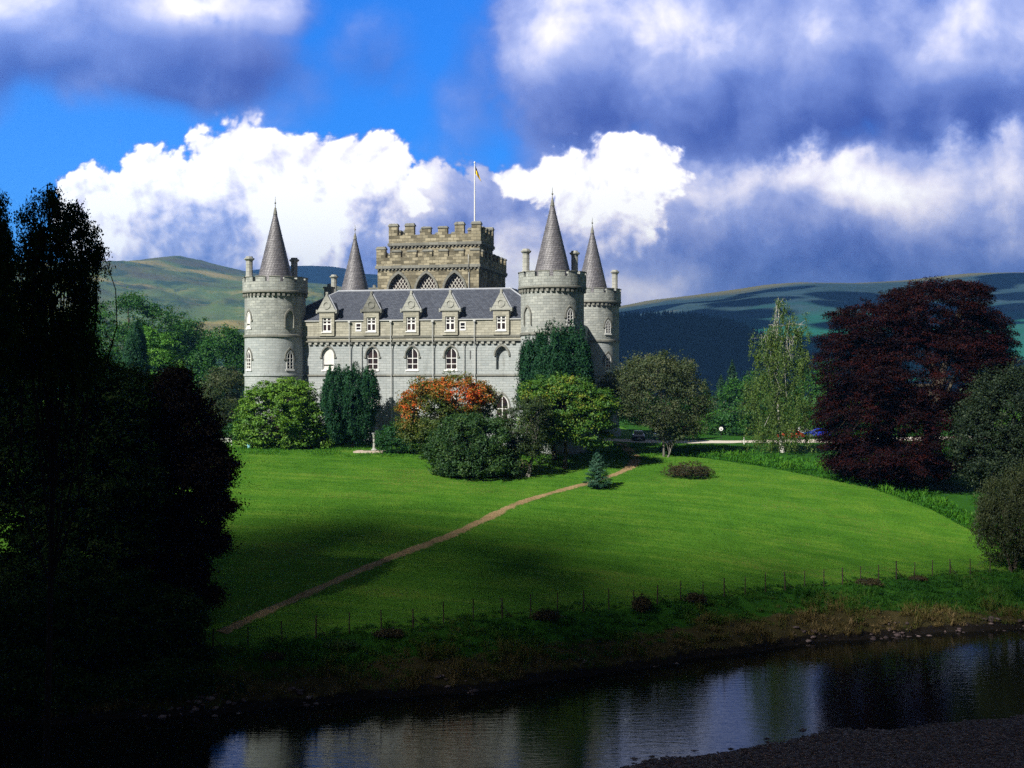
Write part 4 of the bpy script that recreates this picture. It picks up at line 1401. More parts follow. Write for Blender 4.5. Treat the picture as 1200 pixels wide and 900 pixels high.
def make_crown(name, blobs, n_clump, per, clump_r, leaf, m, seed, mode='round', parent=None, origin=None, inner=0.55, flat=0.6, up=0.5, hang=1.0,
               tintf=None, floor=None, wide=0.55, lump=4):
    rs = np.random.RandomState(seed)
    if lump: blobs = lumpy(blobs, rs, lump)
    c_, cb_ = lobes_pick(blobs, n_clump, rs, inner)
    tc_ = rs.rand(n_clump)
    idx = np.repeat(np.arange(n_clump), per)
    N = len(idx)
    size = (0.45 + 1.0 * rs.rand(n_clump) ** 1.5)[idx]
    if mode == 'round':
        off = rs.randn(N, 3) * np.array([1, 1, flat]) * clump_r * size[:, None]
        p = c_[idx] + off
        out = unit(p - cb_[idx])
        n_ = unit(out * 0.55 + np.array([0, 0, up]) + 0.75 * rs.randn(N, 3) + unit(off) * 0.3)
        V = leaf_quads(p, n_, leaf * (0.4 + 1.2 * rs.rand(N)), leaf * wide * (0.6 + 0.8 * rs.rand(N)), rs)
    elif mode == 'droop':
        Ls = hang * (0.4 + rs.rand(n_clump))
        s = rs.rand(N)
        dirx = rs.randn(n_clump, 3) * np.array([1, 1, 0]) * 0.25
        p = c_[idx] + (np.array([0, 0, -1.0]) + dirx[idx]) * (s * Ls[idx])[:, None] + rs.randn(N, 3) * clump_r * (0.35 + 0.65 * (1 - s))[:, None] * np.array([1, 1, 0.5])
        n_ = unit(unit(p - cb_[idx]) * 0.5 + rs.randn(N, 3) * np.array([1, 1, 0.6]))
        V = leaf_quads(p, n_, leaf * (0.4 + 1.2 * rs.rand(N)), leaf * wide * (0.6 + 0.8 * rs.rand(N)), rs, np.array([0, 0, -1.0]))
    elif mode == 'up':
        Ls = hang * (0.4 + rs.rand(n_clump))
        s = rs.rand(N)
        p = c_[idx] + np.array([0, 0, 1.0]) * (s * Ls[idx])[:, None] + rs.randn(N, 3) * clump_r * (1 - 0.75 * s)[:, None] * np.array([1, 1, 0.4])
        out = unit((p - cb_[idx]) * np.array([1, 1, 0.15]))
        n_ = unit(out + 0.6 * rs.randn(N, 3))
        V = leaf_quads(p, n_, leaf * (0.7 + 0.6 * rs.rand(N)), leaf * wide * (0.7 + 0.6 * rs.rand(N)), rs, np.array([0, 0, 1.0]))
    elif mode == 'tier':
        # flat sprays that run outwards, as on a beech
        out0 = unit((c_ - cb_) * np.array([1, 1, 0.25]))
        along = rs.rand(N) - 0.5
        side = np.cross(out0, np.array([0, 0, 1.0]))
        p = c_[idx] + out0[idx] * (along * clump_r * 3.0)[:, None] + side[idx] * (rs.randn(N) * clump_r * 0.9)[:, None] + np.array([0, 0, 1.0]) * (rs.randn(N) * clump_r * 0.28 - (along * clump_r * 0.9))[:, None]
        n_ = unit(np.array([0, 0, 0.9]) + out0[idx] * 0.35 + 0.6 * rs.randn(N, 3))
        V = leaf_quads(p, n_, leaf * (0.4 + 1.2 * rs.rand(N)), leaf * wide * (0.6 + 0.8 * rs.rand(N)), rs)
    tint = np.clip(tc_[idx] * 0.55 + rs.rand(N) * 0.45, 0, 1)
    if tintf is not None:
        tint = tintf(p, tint, rs)
    T = np.repeat(tint, 4)
    V4 = V.reshape(-1, 4, 3)
    if floor is not None:
        ok = V4[:, :, 2].min(1) > floor + 0.03
        V4 = V4[ok]; T = T.reshape(-1, 4)[ok].ravel()
    V = V4.reshape(-1, 3)
    if origin is not None: V = V - np.asarray(origin)
    F_ = np.arange(len(V)).reshape(-1, 4)
    return link(name, np_mesh(name, V, F_, dict(tint=T)), m, parent)

def limb_pts(a, b, rs, bend=0.12, k=5, sag=0.0):
    a = np.array(a); b = np.array(b)
    L_ = np.linalg.norm(b - a)
    pts = []
    o1 = rs.randn(3) * bend * L_
    for i in range(k + 1):
        t = i / k
        pts.append(a + (b - a) * t + o1 * math.sin(math.pi * t) + np.array([0, 0, sag * L_ * math.sin(math.pi * t)]))
    return pts

def make_trunk(base, blobs, r0, m, seed, parent, origin, limbs=7, fork=0.35, top=None, sub=3, name='trunk', stems=1):
    rs = np.random.RandomState(seed)
    mb = MB()
    O = np.array(origin)
    base = np.array(base, float)
    hi = max(blobs, key=lambda b: b[0][2] + 0.3 * b[1][2])
    top = np.array(top) if top is not None else hi[0] + np.array([0, 0, hi[1][2] * 0.35])
    for st in range(stems):
        tp = top if st == 0 else blobs[rs.randint(len(blobs))][0]
        ax_ = limb_pts(base - np.array([0, 0, 0.5]) + np.r_[rs.randn(2) * (0.3 if stems > 1 else 0), 0], tp, rs, 0.035, 8)
        radii = [r0 * (1.35 if i == 0 else 1.0) * (1 - 0.82 * i / 8) for i in range(9)]
        mb.tube([p - O for p in ax_], radii, 9)
        cand = [blobs[i % len(blobs)] for i in rs.permutation(max(limbs, len(blobs)))][:limbs]
        for c_, r in cand:
            t = rs.uniform(fork, 0.85)
            i = t * 8; i0 = int(i); s_ = np.array(ax_[i0]) + (np.array(ax_[min(i0 + 1, 8)]) - np.array(ax_[i0])) * (i - i0)
            e_ = c_ + unit(rs.randn(3)) * r * 0.55
            if e_[2] < s_[2] - 1.5: e_[2] = s_[2] + 0.3
            rr = r0 * (1 - 0.82 * t) * 0.6
            lp = limb_pts(s_, e_, rs, 0.045, 5, 0.06)
            mb.tube([p - O for p in lp], [rr * (1 - 0.8 * k / 5) for k in range(6)], 6)
            for _ in range(sub):
                k = rs.randint(2, 5)
                e2 = c_ + unit(rs.randn(3)) * r * rs.uniform(0.6, 0.95)
                lp2 = limb_pts(lp[k], e2, rs, 0.05, 4, 0.04)
                r2 = rr * (1 - 0.8 * k / 5) * 0.6
                mb.tube([p - O for p in lp2], [r2 * (1 - 0.8 * j / 4) + 0.008 for j in range(5)], 5)
    return mb.build(name, m, parent, merge=False)

def bark(name, a, b, scale=3.0):
    m, q = mat(name)
    co = coords(q); x, y, z = q.sep(co)
    f = q.noise(q.comb(x * 4, y * 4, z * 0.8), scale * 0.5, 6, 0.7)
    principled(q, q.ramp(f, [(0.3, a), (0.7, b)]), 0.95, 0.1, bump=f, bump_d=0.05)
    return m
B_brown = bark('brown_bark', (0.030, 0.024, 0.018), (0.10, 0.085, 0.065))
B_grey = bark('grey_bark', (0.06, 0.058, 0.05), (0.20, 0.19, 0.165))
m_, q = mat('birch_bark')
co = coords(q); x, y, z = q.sep(co)
f = q.noise(q.comb(x * 1.5, y * 1.5, z * 6), 1.2, 5, 0.7)
principled(q, q.ramp(f, [(0.32, (0.05, 0.045, 0.04)), (0.45, (0.42, 0.41, 0.38)), (0.8, (0.66, 0.65, 0.60))]), 0.8, 0.2, bump=f, bump_d=0.03)
B_birch = m_
B_dark = bark('shaded_bark', (0.008, 0.007, 0.006), (0.022, 0.019, 0.016))  # bark darkened to carry the shade on the left trees

LM = dict(
    oak=leaf_mat('oak_leaves', [(0.0, (0.012, 0.056, 0.006)), (0.6, (0.028, 0.110, 0.010)), (1.0, (0.068, 0.175, 0.018))]),
    fresh=leaf_mat('fresh_leaves', [(0.0, (0.036, 0.135, 0.008)), (0.6, (0.085, 0.240, 0.018)), (1.0, (0.17, 0.34, 0.05))]),
    laurel=leaf_mat('laurel_leaves', [(0.0, (0.035, 0.105, 0.006)), (0.55, (0.085, 0.190, 0.010)), (1.0, (0.16, 0.27, 0.022))], 0.2, 0.3),
    hedge=leaf_mat('hedge_leaves', [(0.0, (0.008, 0.045, 0.010)), (0.6, (0.018, 0.085, 0.014)), (1.0, (0.035, 0.115, 0.020))]),
    dark=leaf_mat('dark_shrub_leaves', [(0.0, (0.012, 0.040, 0.010)), (0.6, (0.030, 0.080, 0.014)), (1.0, (0.080, 0.135, 0.026))]),
    ruddy=leaf_mat('ruddy_leaves', [(0.0, (0.016, 0.034, 0.010)), (0.5, (0.035, 0.062, 0.016)), (0.85, (0.065, 0.095, 0.024)), (1.0, (0.12, 0.060, 0.030))]),
    rowan=leaf_mat('rowan_leaves', [(0.0, (0.025, 0.060, 0.008)), (0.32, (0.070, 0.105, 0.012)), (0.5, (0.16, 0.12, 0.014)), (0.70, (0.50, 0.130, 0.012)), (1.0, (0.68, 0.075, 0.010))]),
    yew=leaf_mat('yew_needles', [(0.0, (0.006, 0.030, 0.012)), (0.6, (0.011, 0.050, 0.016)), (1.0, (0.022, 0.078, 0.020))], 0.08, 0.15),
    maple=leaf_mat('maple_leaves', [(0.0, (0.024, 0.085, 0.009)), (0.5, (0.060, 0.150, 0.012)), (0.8, (0.15, 0.210, 0.016)), (1.0, (0.29, 0.25, 0.022))]),
    thorn=leaf_mat('hawthorn_leaves', [(0.0, (0.024, 0.045, 0.012)), (0.55, (0.060, 0.085, 0.026)), (0.9, (0.12, 0.125, 0.055)), (1.0, (0.22, 0.21, 0.16))]),
    birch=leaf_mat('birch_leaves', [(0.0, (0.030, 0.075, 0.008)), (0.6, (0.075, 0.130, 0.018)), (1.0, (0.15, 0.20, 0.045))]),
    beech=leaf_mat('copper_beech_leaves', [(0.0, (0.004, 0.0015, 0.0015)), (0.6, (0.012, 0.0030, 0.0028)), (0.9, (0.036, 0.0055, 0.0048)), (1.0, (0.032, 0.017, 0.010))], 0.12, 0.08),
    night=leaf_mat('shaded_green_leaves', [(0.0, (0.006, 0.018, 0.005)), (0.6, (0.016, 0.042, 0.009)), (1.0, (0.060, 0.085, 0.026))], 0.15, 0.03),  # shade over the left bank is put into this darker leaf colour
    nightred=leaf_mat('shaded_brown_leaves', [(0.0, (0.007, 0.006, 0.005)), (0.6, (0.016, 0.012, 0.010)), (1.0, (0.045, 0.038, 0.024))], 0.12, 0.03),  # brown leaves, with the left bank's shade darkened into them
    holly=leaf_mat('glossy_dark_leaves', [(0.0, (0.006, 0.014, 0.005)), (0.75, (0.016, 0.030, 0.010)), (1.0, (0.075, 0.095, 0.045))], 0.12, 0.2),
    olive=leaf_mat('willow_leaves', [(0.0, (0.018, 0.030, 0.008)), (0.6, (0.045, 0.060, 0.018)), (1.0, (0.085, 0.095, 0.035))]),
    fir=leaf_mat('blue_green_needles', [(0.0, (0.014, 0.055, 0.030)), (0.6, (0.032, 0.090, 0.050)), (1.0, (0.085, 0.16, 0.10))], 0.08, 0.2),
    spruce=leaf_mat('dark_spruce_needles', [(0.0, (0.008, 0.030, 0.014)), (1.0, (0.024, 0.060, 0.022))], 0.08, 0.15),
)

def tree(name, cat, label, bl, d, base_px, leaf_m, n_clump, per, clump_r, leaf, seed, trunk_r=0.35, bark_m=None, mode='round', group=None, limbs=7, fork=0.3,
         stems=1, trunk=True, base=None, depth=0.85, **kw):
    B = blobs_at(bl, d, depth)
    if base is None:
        bx = (base_px - 600) / 1500 * d
        base = (bx, d, gz(bx, d))
    root = empty(name, base)
    tag(root, label, cat, group)
    if trunk:
        make_trunk(base, B, trunk_r, bark_m or B_brown, seed + 1, root, base, limbs, fork, stems=stems)
    make_crown('crown' if trunk else 'foliage', B, n_clump, per, clump_r, leaf, leaf_m, seed, mode, root, base, floor=base[2] if 'floor' not in kw else kw.pop('floor'), **kw)
    return root

# --- by the castle walls
tree('laurel_bush', 'bush', 'big rounded light green bush in front of the left corner tower', [(325, 492, 46, 42), (352, 500, 33, 30), (300, 505, 24, 26), (338, 468, 34, 24), (310, 475, 26, 26), (372, 515, 20, 12), (300, 520, 20, 10)],
     168, 330, LM['laurel'], 1200, 50, 0.36, 0.30, 101, 0.16, stems=4, limbs=5, inner=0.72, flat=0.45, up=0.8)
tree('yew_tree', 'tree', 'clipped dark green yew in upright lobes between the rounded bush and the sundial', [(394, 480, 15, 42), (412, 478, 16, 41), (431, 470, 13, 31), (423, 497, 15, 26), (400, 500, 14, 24)],
     168, 412, LM['yew'], 1100, 70, 0.26, 0.22, 103, 0.22, mode='up', hang=1.4, inner=0.8, depth=1.0, limbs=4)
tree('hedge_bush', 'bush', 'low deep green bush below the orange leaved rowan, right of the sundial', [(462, 513, 20, 17), (484, 510, 24, 20), (450, 517, 10, 12)],
     163, 468, LM['hedge'], 380, 44, 0.26, 0.20, 105, 0.1, stems=3, limbs=3, inner=0.7)
def autumn(p, t, rs):
    # the turned leaves of this rowan sit on its upper right and its left flank
    X_ = p[:, 0] / p[:, 1] * 1500 + 600; Y_ = 445 - (p[:, 2] - EYE) / p[:, 1] * 1500
    a = 1.15 * np.exp(-(((X_ - 550) / 32) ** 2 + ((Y_ - 461) / 19) ** 2)) + 0.75 * np.exp(-(((X_ - 478) / 17) ** 2 + ((Y_ - 475) / 28) ** 2)) + 0.45 * np.exp(-(((X_ - 510) / 35) ** 2 + ((Y_ - 450) / 14) ** 2))
    return np.clip(t * 0.38 + a * (0.35 + 0.5 * t) * (0.4 + 0.9 * rs.rand(len(t))), 0, 1)
tree('rowan_tree', 'tree', 'rowan turning orange red in front of the castle wall', [(505, 480, 36, 34), (535, 466, 42, 27), (487, 488, 24, 27), (560, 472, 22, 22), (520, 505, 45, 25)],
     158, 525, LM['rowan'], 1100, 46, 0.34, 0.27, 107, 0.22, inner=0.62, stems=3, limbs=5, tintf=autumn)
tree('dark_shrub', 'bush', 'broad dark green shrub on the lawn in front of the rowan', [(543, 521, 40, 34), (575, 522, 32, 32), (522, 533, 20, 24), (560, 545, 48, 16), (548, 500, 26, 16), (530, 550, 24, 12)],
     150, 548, LM['dark'], 1350, 46, 0.33, 0.25, 109, 0.14, stems=5, limbs=5, inner=0.62)
tree('plum_tree', 'tree', 'small ruddy topped tree with a bare leaning stem at the right of the dark shrub', [(612, 500, 28, 36), (630, 488, 16, 26), (598, 520, 22, 24), (618, 532, 26, 18)],
     150.5, 615, LM['ruddy'], 420, 40, 0.34, 0.22, 111, 0.14, B_grey, inner=0.5, stems=2, limbs=6)
tree('yew_tree', 'tree', 'tall feathered yew against the right front tower', [(630, 440, 22, 34), (650, 428, 24, 34), (672, 428, 18, 32), (650, 470, 40, 50), (685, 450, 8, 30)],
     160, 650, LM['yew'], 1700, 66, 0.28, 0.24, 113, 0.3, mode='up', hang=1.9, inner=0.75, depth=0.8, limbs=4, floor=12.0)
tree('maple_tree', 'tree', 'yellow green maple in front of the feathered yew', [(655, 475, 36, 32), (685, 478, 32, 32), (630, 458, 20, 16), (640, 500, 34, 20), (690, 502, 28, 20), (665, 455, 26, 14)],
     155, 662, LM['maple'], 620, 90, 0.46, 0.28, 115, 0.28, inner=0.66, flat=0.4, up=0.8, limbs=8)
tree('hawthorn_tree', 'tree', 'loose grey green hawthorn with wispy twig ends right of the castle', [(768, 462, 50, 38), (733, 462, 26, 30), (805, 474, 28, 34), (770, 434, 40, 22), (795, 500, 32, 16), (720, 452, 16, 20)],
     165, 778, LM['thorn'], 1300, 44, 0.52, 0.23, 117, 0.15, B_grey, inner=0.42, limbs=14, stems=2, fork=0.15, lump=3)
tree('birch_tree', 'tree', 'tall pale green birch with hanging branches beside the gravel drive', [(914, 358, 10, 17), (920, 388, 22, 20), (936, 380, 12, 14), (893, 396, 15, 16), (915, 425, 34, 24), (938, 415, 14, 18), (902, 462, 34, 26), (925, 470, 28, 26), (914, 500, 44, 20)],
     170, 917, LM['birch'], 700, 54, 0.26, 0.22, 119, 0.26, B_birch, mode='droop', hang=2.4, inner=0.3, limbs=14, fork=0.25, lump=1)

# --- small things on the lawn
def conifer(name, label, x, y, h, r, m, seed, n_, leaf, cat='tree', group=None, fat=0.75):
    rs_ = np.random.RandomState(seed)
    z0 = gz(x, y)
    root = empty(name, (x, y, z0)); tag(root, label, cat, group)
    mb = MB(); mb.tube([(0, 0, -0.3), (0, 0, h * 0.5), (0, 0, h * 0.97)], [0.035 * h, 0.02 * h, 0.004 * h], 7); mb.build('trunk', B_brown, root, merge=False)
    nb = int(9 * h + 26)
    P_ = []; N_ = []; T_ = []
    for b in range(nb):
        t = (b + rs_.rand()) / nb
        ang = b * 2.39996 + rs_.rand() * 0.5
        L_ = r * (1 - t) ** fat * min(1.0, 0.72 + t * 1.6) * rs_.uniform(0.75, 1.12)
        k = max(6, int(n_ / nb * (0.3 + 1.4 * (1 - t))))
        s = rs_.rand(k) ** 0.7
        tt = rs_.rand()
        dx_, dy_ = math.cos(ang), math.sin(ang)
        x_ = dx_ * s * L_ + rs_.randn(k) * 0.10 * L_; y_ = dy_ * s * L_ + rs_.randn(k) * 0.10 * L_
        z_ = h * (0.05 + 0.95 * t) - s * L_ * 0.25 + rs_.randn(k) * 0.018 * h + s * s * L_ * 0.2
        P_.append(np.c_[x_, y_, z_]); N_.append(np.tile([dx_ * 0.6, dy_ * 0.6, 0.7], (k, 1)) + 0.6 * rs_.randn(k, 3)); T_.append(np.full(k, tt) * 0.5 + 0.5 * rs_.rand(k))
    P_ = np.concatenate(P_); N_ = unit(np.concatenate(N_)); T_ = np.concatenate(T_)
    ok = P_[:, 2] > 0.04
    P_, N_, T_ = P_[ok], N_[ok], T_[ok]
    V = leaf_quads(P_, N_, leaf * (0.7 + 0.6 * rs_.rand(len(P_))), leaf * 0.4, rs_)
    link('crown', np_mesh('crown', V, np.arange(len(V)).reshape(-1, 4), dict(tint=np.repeat(T_, 4))), m, root)
    return root
conifer('young_fir', 'small blue green fir standing alone on the lawn by the path', *at(700, 575, 145)[:2], 4.1, 1.75, LM['fir'], 131, 11000, 0.16, fat=0.55)

# --- right hand side
tree('copper_beech', 'tree', 'huge dark purple copper beech spreading over the right edge of the lawn', [(1095, 368, 62, 40), (1030, 388, 52, 34), (1148, 398, 40, 36), (1005, 428, 48, 36), (1085, 440, 90, 60), (1008, 490, 52, 44), (1090, 505, 78, 54), (1045, 540, 70, 22), (1160, 440, 34, 46), (990, 372, 18, 12), (975, 400, 16, 12), (1130, 345, 30, 16), (985, 528, 26, 20)],
     153, 1075, LM['beech'], 5200, 84, 0.50, 0.23, 121, 0.7, B_brown, mode='tier', inner=0.6, limbs=14, fork=0.12)
tree('holly_tree', 'tree', 'dark speckled holly tree in front of the copper beech at the right edge', [(1168, 490, 42, 55), (1195, 480, 40, 52), (1150, 525, 34, 40), (1215, 520, 44, 50), (1172, 550, 40, 26)],
     141, 1180, LM['holly'], 1500, 56, 0.42, 0.22, 123, 0.3, inner=0.6, limbs=6)
tree('willow_bush', 'bush', 'olive willow bush with trailing branches at the right end of the fence', [(1182, 590, 40, 38), (1210, 575, 40, 42), (1165, 615, 24, 30), (1195, 620, 36, 26)],
     127, 1192, LM['olive'], 900, 50, 0.32, 0.17, 125, 0.16, mode='droop', hang=1.6, inner=0.4, stems=3, limbs=6)
tree('green_tree', 'tree', 'rounded mid green tree left of the birch, behind the drive', [(865, 480, 26, 36), (885, 470, 22, 34), (855, 500, 24, 22), (893, 495, 22, 24)],
     202, 872, LM['oak'], 420, 44, 0.5, 0.32, 127, 0.3, inner=0.6)
tree('low_bush', 'bush', 'low green bush beyond the drive, left of the rounded mid green tree', [(838, 498, 22, 16), (822, 504, 16, 12)],
     206, 836, LM['fresh'], 200, 40, 0.36, 0.24, 128, 0.1, stems=3, limbs=3, inner=0.6)
tree('green_tree', 'tree', 'dark green tree between the birch and the copper beech', [(952, 470, 22, 40), (940, 490, 20, 26), (968, 455, 16, 36)],
     214, 952, LM['oak'], 360, 44, 0.5, 0.32, 129, 0.3, inner=0.6)
for k, (px_, top, d_, r_, lab) in enumerate([(858, 424, 262, 3.4, 'narrow spruce with the tallest tip between hawthorn and birch'), (845, 440, 268, 3.0, 'dark spruce close beside the hawthorn twigs'), (876, 436, 285, 3.2, 'spruce just left of the birch'), (826, 446, 300, 3.0, 'spruce half hidden behind the hawthorn')]):
    x_, y_, zt_ = at(px_, top, d_)
    conifer('spruce_tree', lab, x_, y_, zt_ - gz(x_, y_), r_, LM['spruce'], 140 + k, 5000, 0.5, group='spruces beyond the drive')
far_bits = [(748, 478, 26, 24, 240, 'green bush behind the hawthorn, nearest the back tower'), (800, 492, 30, 14, 232, 'hedge like bush seen under the hawthorn'), (905, 500, 34, 18, 225, 'bush behind the birch stems'), (990, 505, 30, 22, 222, 'green bush behind the copper beech'), (830, 480, 20, 16, 270, 'olive bush beneath the far spruces')]
for k, (px_, py_, rx_, rz_, d_, lab) in enumerate(far_bits):
    tree('green_bush', 'bush', lab, [(px_, py_, rx_, rz_), (px_ + rx_ * 0.5, py_ + 5, rx_ * 0.7, rz_ * 0.75)], d_, px_, LM['oak'], 260, 40, 0.5, 0.32, 150 + k, 0.15, stems=3, limbs=3, inner=0.55, group='bushes beyond the drive')

# --- the wood left of the castle
tree('oak_tree', 'tree', 'broad crowned oak, tallest of the wood at the left below the hill', [(150, 372, 42, 26), (182, 385, 36, 30), (118, 385, 34, 28), (150, 410, 60, 34), (200, 405, 28, 30), (110, 420, 40, 40)],
     230, 150, LM['oak'], 800, 48, 0.62, 0.36, 161, 0.6, inner=0.6, limbs=9)
tree('oak_tree', 'tree', 'dark round topped tree next right of the broad crowned oak', [(226, 400, 24, 26), (214, 420, 26, 28), (236, 425, 20, 30)],
     238, 224, LM['oak'], 420, 46, 0.6, 0.35, 163, 0.4, inner=0.6)
tree('oak_tree', 'tree', 'round tree of the wood closest to the left corner tower', [(263, 402, 22, 20), (255, 425, 26, 28), (278, 425, 18, 30), (282, 408, 12, 16)],
     226, 262, LM['oak'], 460, 46, 0.58, 0.34, 165, 0.4, inner=0.6)
tree('lime_tree', 'tree', 'bright light green leafy tree beside the dark cypress', [(178, 408, 24, 24), (190, 432, 22, 22), (182, 455, 26, 22), (165, 405, 14, 16)],
     200, 182, LM['fresh'], 300, 80, 0.50, 0.30, 167, 0.3, inner=0.62, flat=0.4, up=0.8)
tree('cypress_tree', 'tree', 'slim dark cypress column at the edge of the shaded trees', [(160, 425, 9, 40), (153, 440, 8, 34), (166, 445, 7, 30)],
     192, 160, LM['yew'], 380, 44, 0.26, 0.26, 169, 0.2, mode='up', hang=2.0, inner=0.7, depth=1.0, limbs=3)
tree('elder_bush', 'bush', 'grey green elder bush in front of the wood beside the tower', [(264, 455, 24, 26), (272, 475, 16, 24), (250, 470, 20, 30)],
     196, 262, LM['thorn'], 420, 44, 0.42, 0.26, 171, 0.2, inner=0.55, stems=3)
tree('plum_bush', 'bush', 'brownish bush on the lawn edge below the elder', [(262, 490, 18, 22), (250, 480, 14, 24)],
     186, 262, LM['ruddy'], 260, 40, 0.34, 0.22, 173, 0.12, inner=0.55, stems=3)
tree('low_bush', 'bush', 'low dark green bush at the foot of the left corner tower', [(283, 506, 20, 13), (268, 510, 14, 10), (296, 510, 14, 12)],
     178, 280, LM['hedge'], 240, 40, 0.28, 0.20, 175, 0.1, inner=0.6, stems=3, limbs=3)
tree('oak_tree', 'tree', 'shaded oak under the broad crowned oak, left part of the wood', [(95, 430, 44, 40), (130, 455, 46, 36), (200, 465, 36, 32), (232, 468, 26, 30)],
     215, 120, LM['oak'], 700, 44, 0.6, 0.34, 177, 0.5, inner=0.6)

# --- the shaded trees on the near left
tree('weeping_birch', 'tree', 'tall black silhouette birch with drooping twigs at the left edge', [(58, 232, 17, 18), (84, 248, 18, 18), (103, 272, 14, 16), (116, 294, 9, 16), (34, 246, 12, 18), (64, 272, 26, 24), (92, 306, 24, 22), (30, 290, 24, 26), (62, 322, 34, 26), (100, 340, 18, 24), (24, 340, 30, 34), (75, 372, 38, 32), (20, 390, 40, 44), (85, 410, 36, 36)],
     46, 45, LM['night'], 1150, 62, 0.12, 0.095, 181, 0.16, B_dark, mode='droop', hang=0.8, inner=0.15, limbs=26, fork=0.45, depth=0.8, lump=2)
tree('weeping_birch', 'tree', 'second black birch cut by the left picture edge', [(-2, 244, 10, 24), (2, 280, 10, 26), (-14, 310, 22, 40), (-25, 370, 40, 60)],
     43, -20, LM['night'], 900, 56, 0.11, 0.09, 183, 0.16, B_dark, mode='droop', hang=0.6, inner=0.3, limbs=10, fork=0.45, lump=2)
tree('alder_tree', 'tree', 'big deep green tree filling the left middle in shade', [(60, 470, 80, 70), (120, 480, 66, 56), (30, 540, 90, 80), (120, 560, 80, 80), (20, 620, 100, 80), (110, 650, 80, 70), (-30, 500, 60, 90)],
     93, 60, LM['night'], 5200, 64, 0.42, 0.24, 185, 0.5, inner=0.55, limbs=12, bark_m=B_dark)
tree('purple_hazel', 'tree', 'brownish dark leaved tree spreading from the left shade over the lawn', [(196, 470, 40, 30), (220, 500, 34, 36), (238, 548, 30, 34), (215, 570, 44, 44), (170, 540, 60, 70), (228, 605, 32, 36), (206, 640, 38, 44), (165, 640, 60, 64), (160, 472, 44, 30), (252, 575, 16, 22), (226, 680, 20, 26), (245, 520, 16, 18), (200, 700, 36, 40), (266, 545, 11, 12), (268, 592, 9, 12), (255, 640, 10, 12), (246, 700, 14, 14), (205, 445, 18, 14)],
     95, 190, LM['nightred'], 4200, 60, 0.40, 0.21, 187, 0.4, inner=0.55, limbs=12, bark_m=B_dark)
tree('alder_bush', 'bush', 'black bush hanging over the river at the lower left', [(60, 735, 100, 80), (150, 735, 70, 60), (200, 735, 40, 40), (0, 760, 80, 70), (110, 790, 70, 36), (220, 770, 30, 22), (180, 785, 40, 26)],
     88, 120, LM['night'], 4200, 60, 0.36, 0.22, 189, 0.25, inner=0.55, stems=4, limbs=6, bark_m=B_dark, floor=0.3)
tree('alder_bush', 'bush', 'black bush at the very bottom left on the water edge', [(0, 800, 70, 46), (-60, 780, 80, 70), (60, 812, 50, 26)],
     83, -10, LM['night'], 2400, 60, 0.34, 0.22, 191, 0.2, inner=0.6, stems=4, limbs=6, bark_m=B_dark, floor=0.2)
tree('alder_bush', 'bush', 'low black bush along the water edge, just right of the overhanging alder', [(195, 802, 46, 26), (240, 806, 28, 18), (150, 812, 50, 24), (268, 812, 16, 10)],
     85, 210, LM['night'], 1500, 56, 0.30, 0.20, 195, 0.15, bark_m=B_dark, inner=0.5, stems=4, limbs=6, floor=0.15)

# ------------------------------------------------------------------ rough growth
def scatter(n_, box, test, seed):
    rs_ = np.random.RandomState(seed)
    x0, x1, y0, y1 = box
    X_ = rs_.uniform(x0, x1, n_); Y_ = rs_.uniform(y0, y1, n_)
    ok = test(X_, Y_, rs_)
    X_, Y_ = X_[ok], Y_[ok]
    return X_, Y_, ground_z(X_, Y_), rs_

def blades(name, X_, Y_, Z_, rs_, h, w, lean, tint, m, label, cat, kind='stuff'):
    N = len(X_)
    t = unit(np.c_[rs_.randn(N, 2) * lean, np.ones(N)])
    h = h * (0.55 + 0.9 * rs_.rand(N))
    side = unit(np.c_[rs_.randn(N, 2), np.zeros(N)])
    p = np.c_[X_, Y_, Z_ - 0.02]
    tip = p + t * h[:, None]
    tip[:, 2] -= 0.12 * h * np.hypot(t[:, 0], t[:, 1]) * 2
    mid = p + t * (h * 0.5)[:, None] + np.array([0, 0, 1.0]) * (0.10 * h)[:, None]
    ww = (w * (0.6 + 0.8 * rs_.rand(N)))[:, None]
    V = np.stack([p, mid + side * ww, tip, mid - side * ww], 1).reshape(-1, 3)
    me = np_mesh(name, V, np.arange(4 * N).reshape(-1, 4), dict(tint=np.repeat(tint, 4)))
    return tag(link(name, me, m), label, cat, kind=kind)

m_lawn = leaf_mat('lawn_blades', [(0.0, (0.018, 0.078, 0.005)), (0.5, (0.046, 0.150, 0.010)), (0.85, (0.085, 0.195, 0.018)), (1.0, (0.21, 0.21, 0.055))], 0.25, 0.05)
X_, Y_, Z_, r_ = scatter(900000, (-34, 62, 92, 180), lambda x, y, rs_: (fence_d(x, y) > 0.1) & (verge_d(x, y) < 0.3) & (rs_.rand(len(x)) < np.clip(1.25 - (y - 92) / 110, 0.3, 1)) & (np.abs(x) / y < 0.43), 301)
patch = fbm(X_ * 0.10, Y_ * 0.22 + X_ * 0.03, 5, 0.6); row_ = vnoise(X_ * 0.03 + 9, Y_ * 1.1 + X_ * 0.10)
blades('lawn_grass', X_, Y_, Z_, r_, 0.10, 0.014, 0.5, np.clip(0.15 + (patch - 0.5) * 2.2 + 0.42 * row_ - 0.08 + 0.45 * r_.rand(len(X_)), 0, 1), m_lawn, 'short mown grass of the sloping lawn', 'grass')

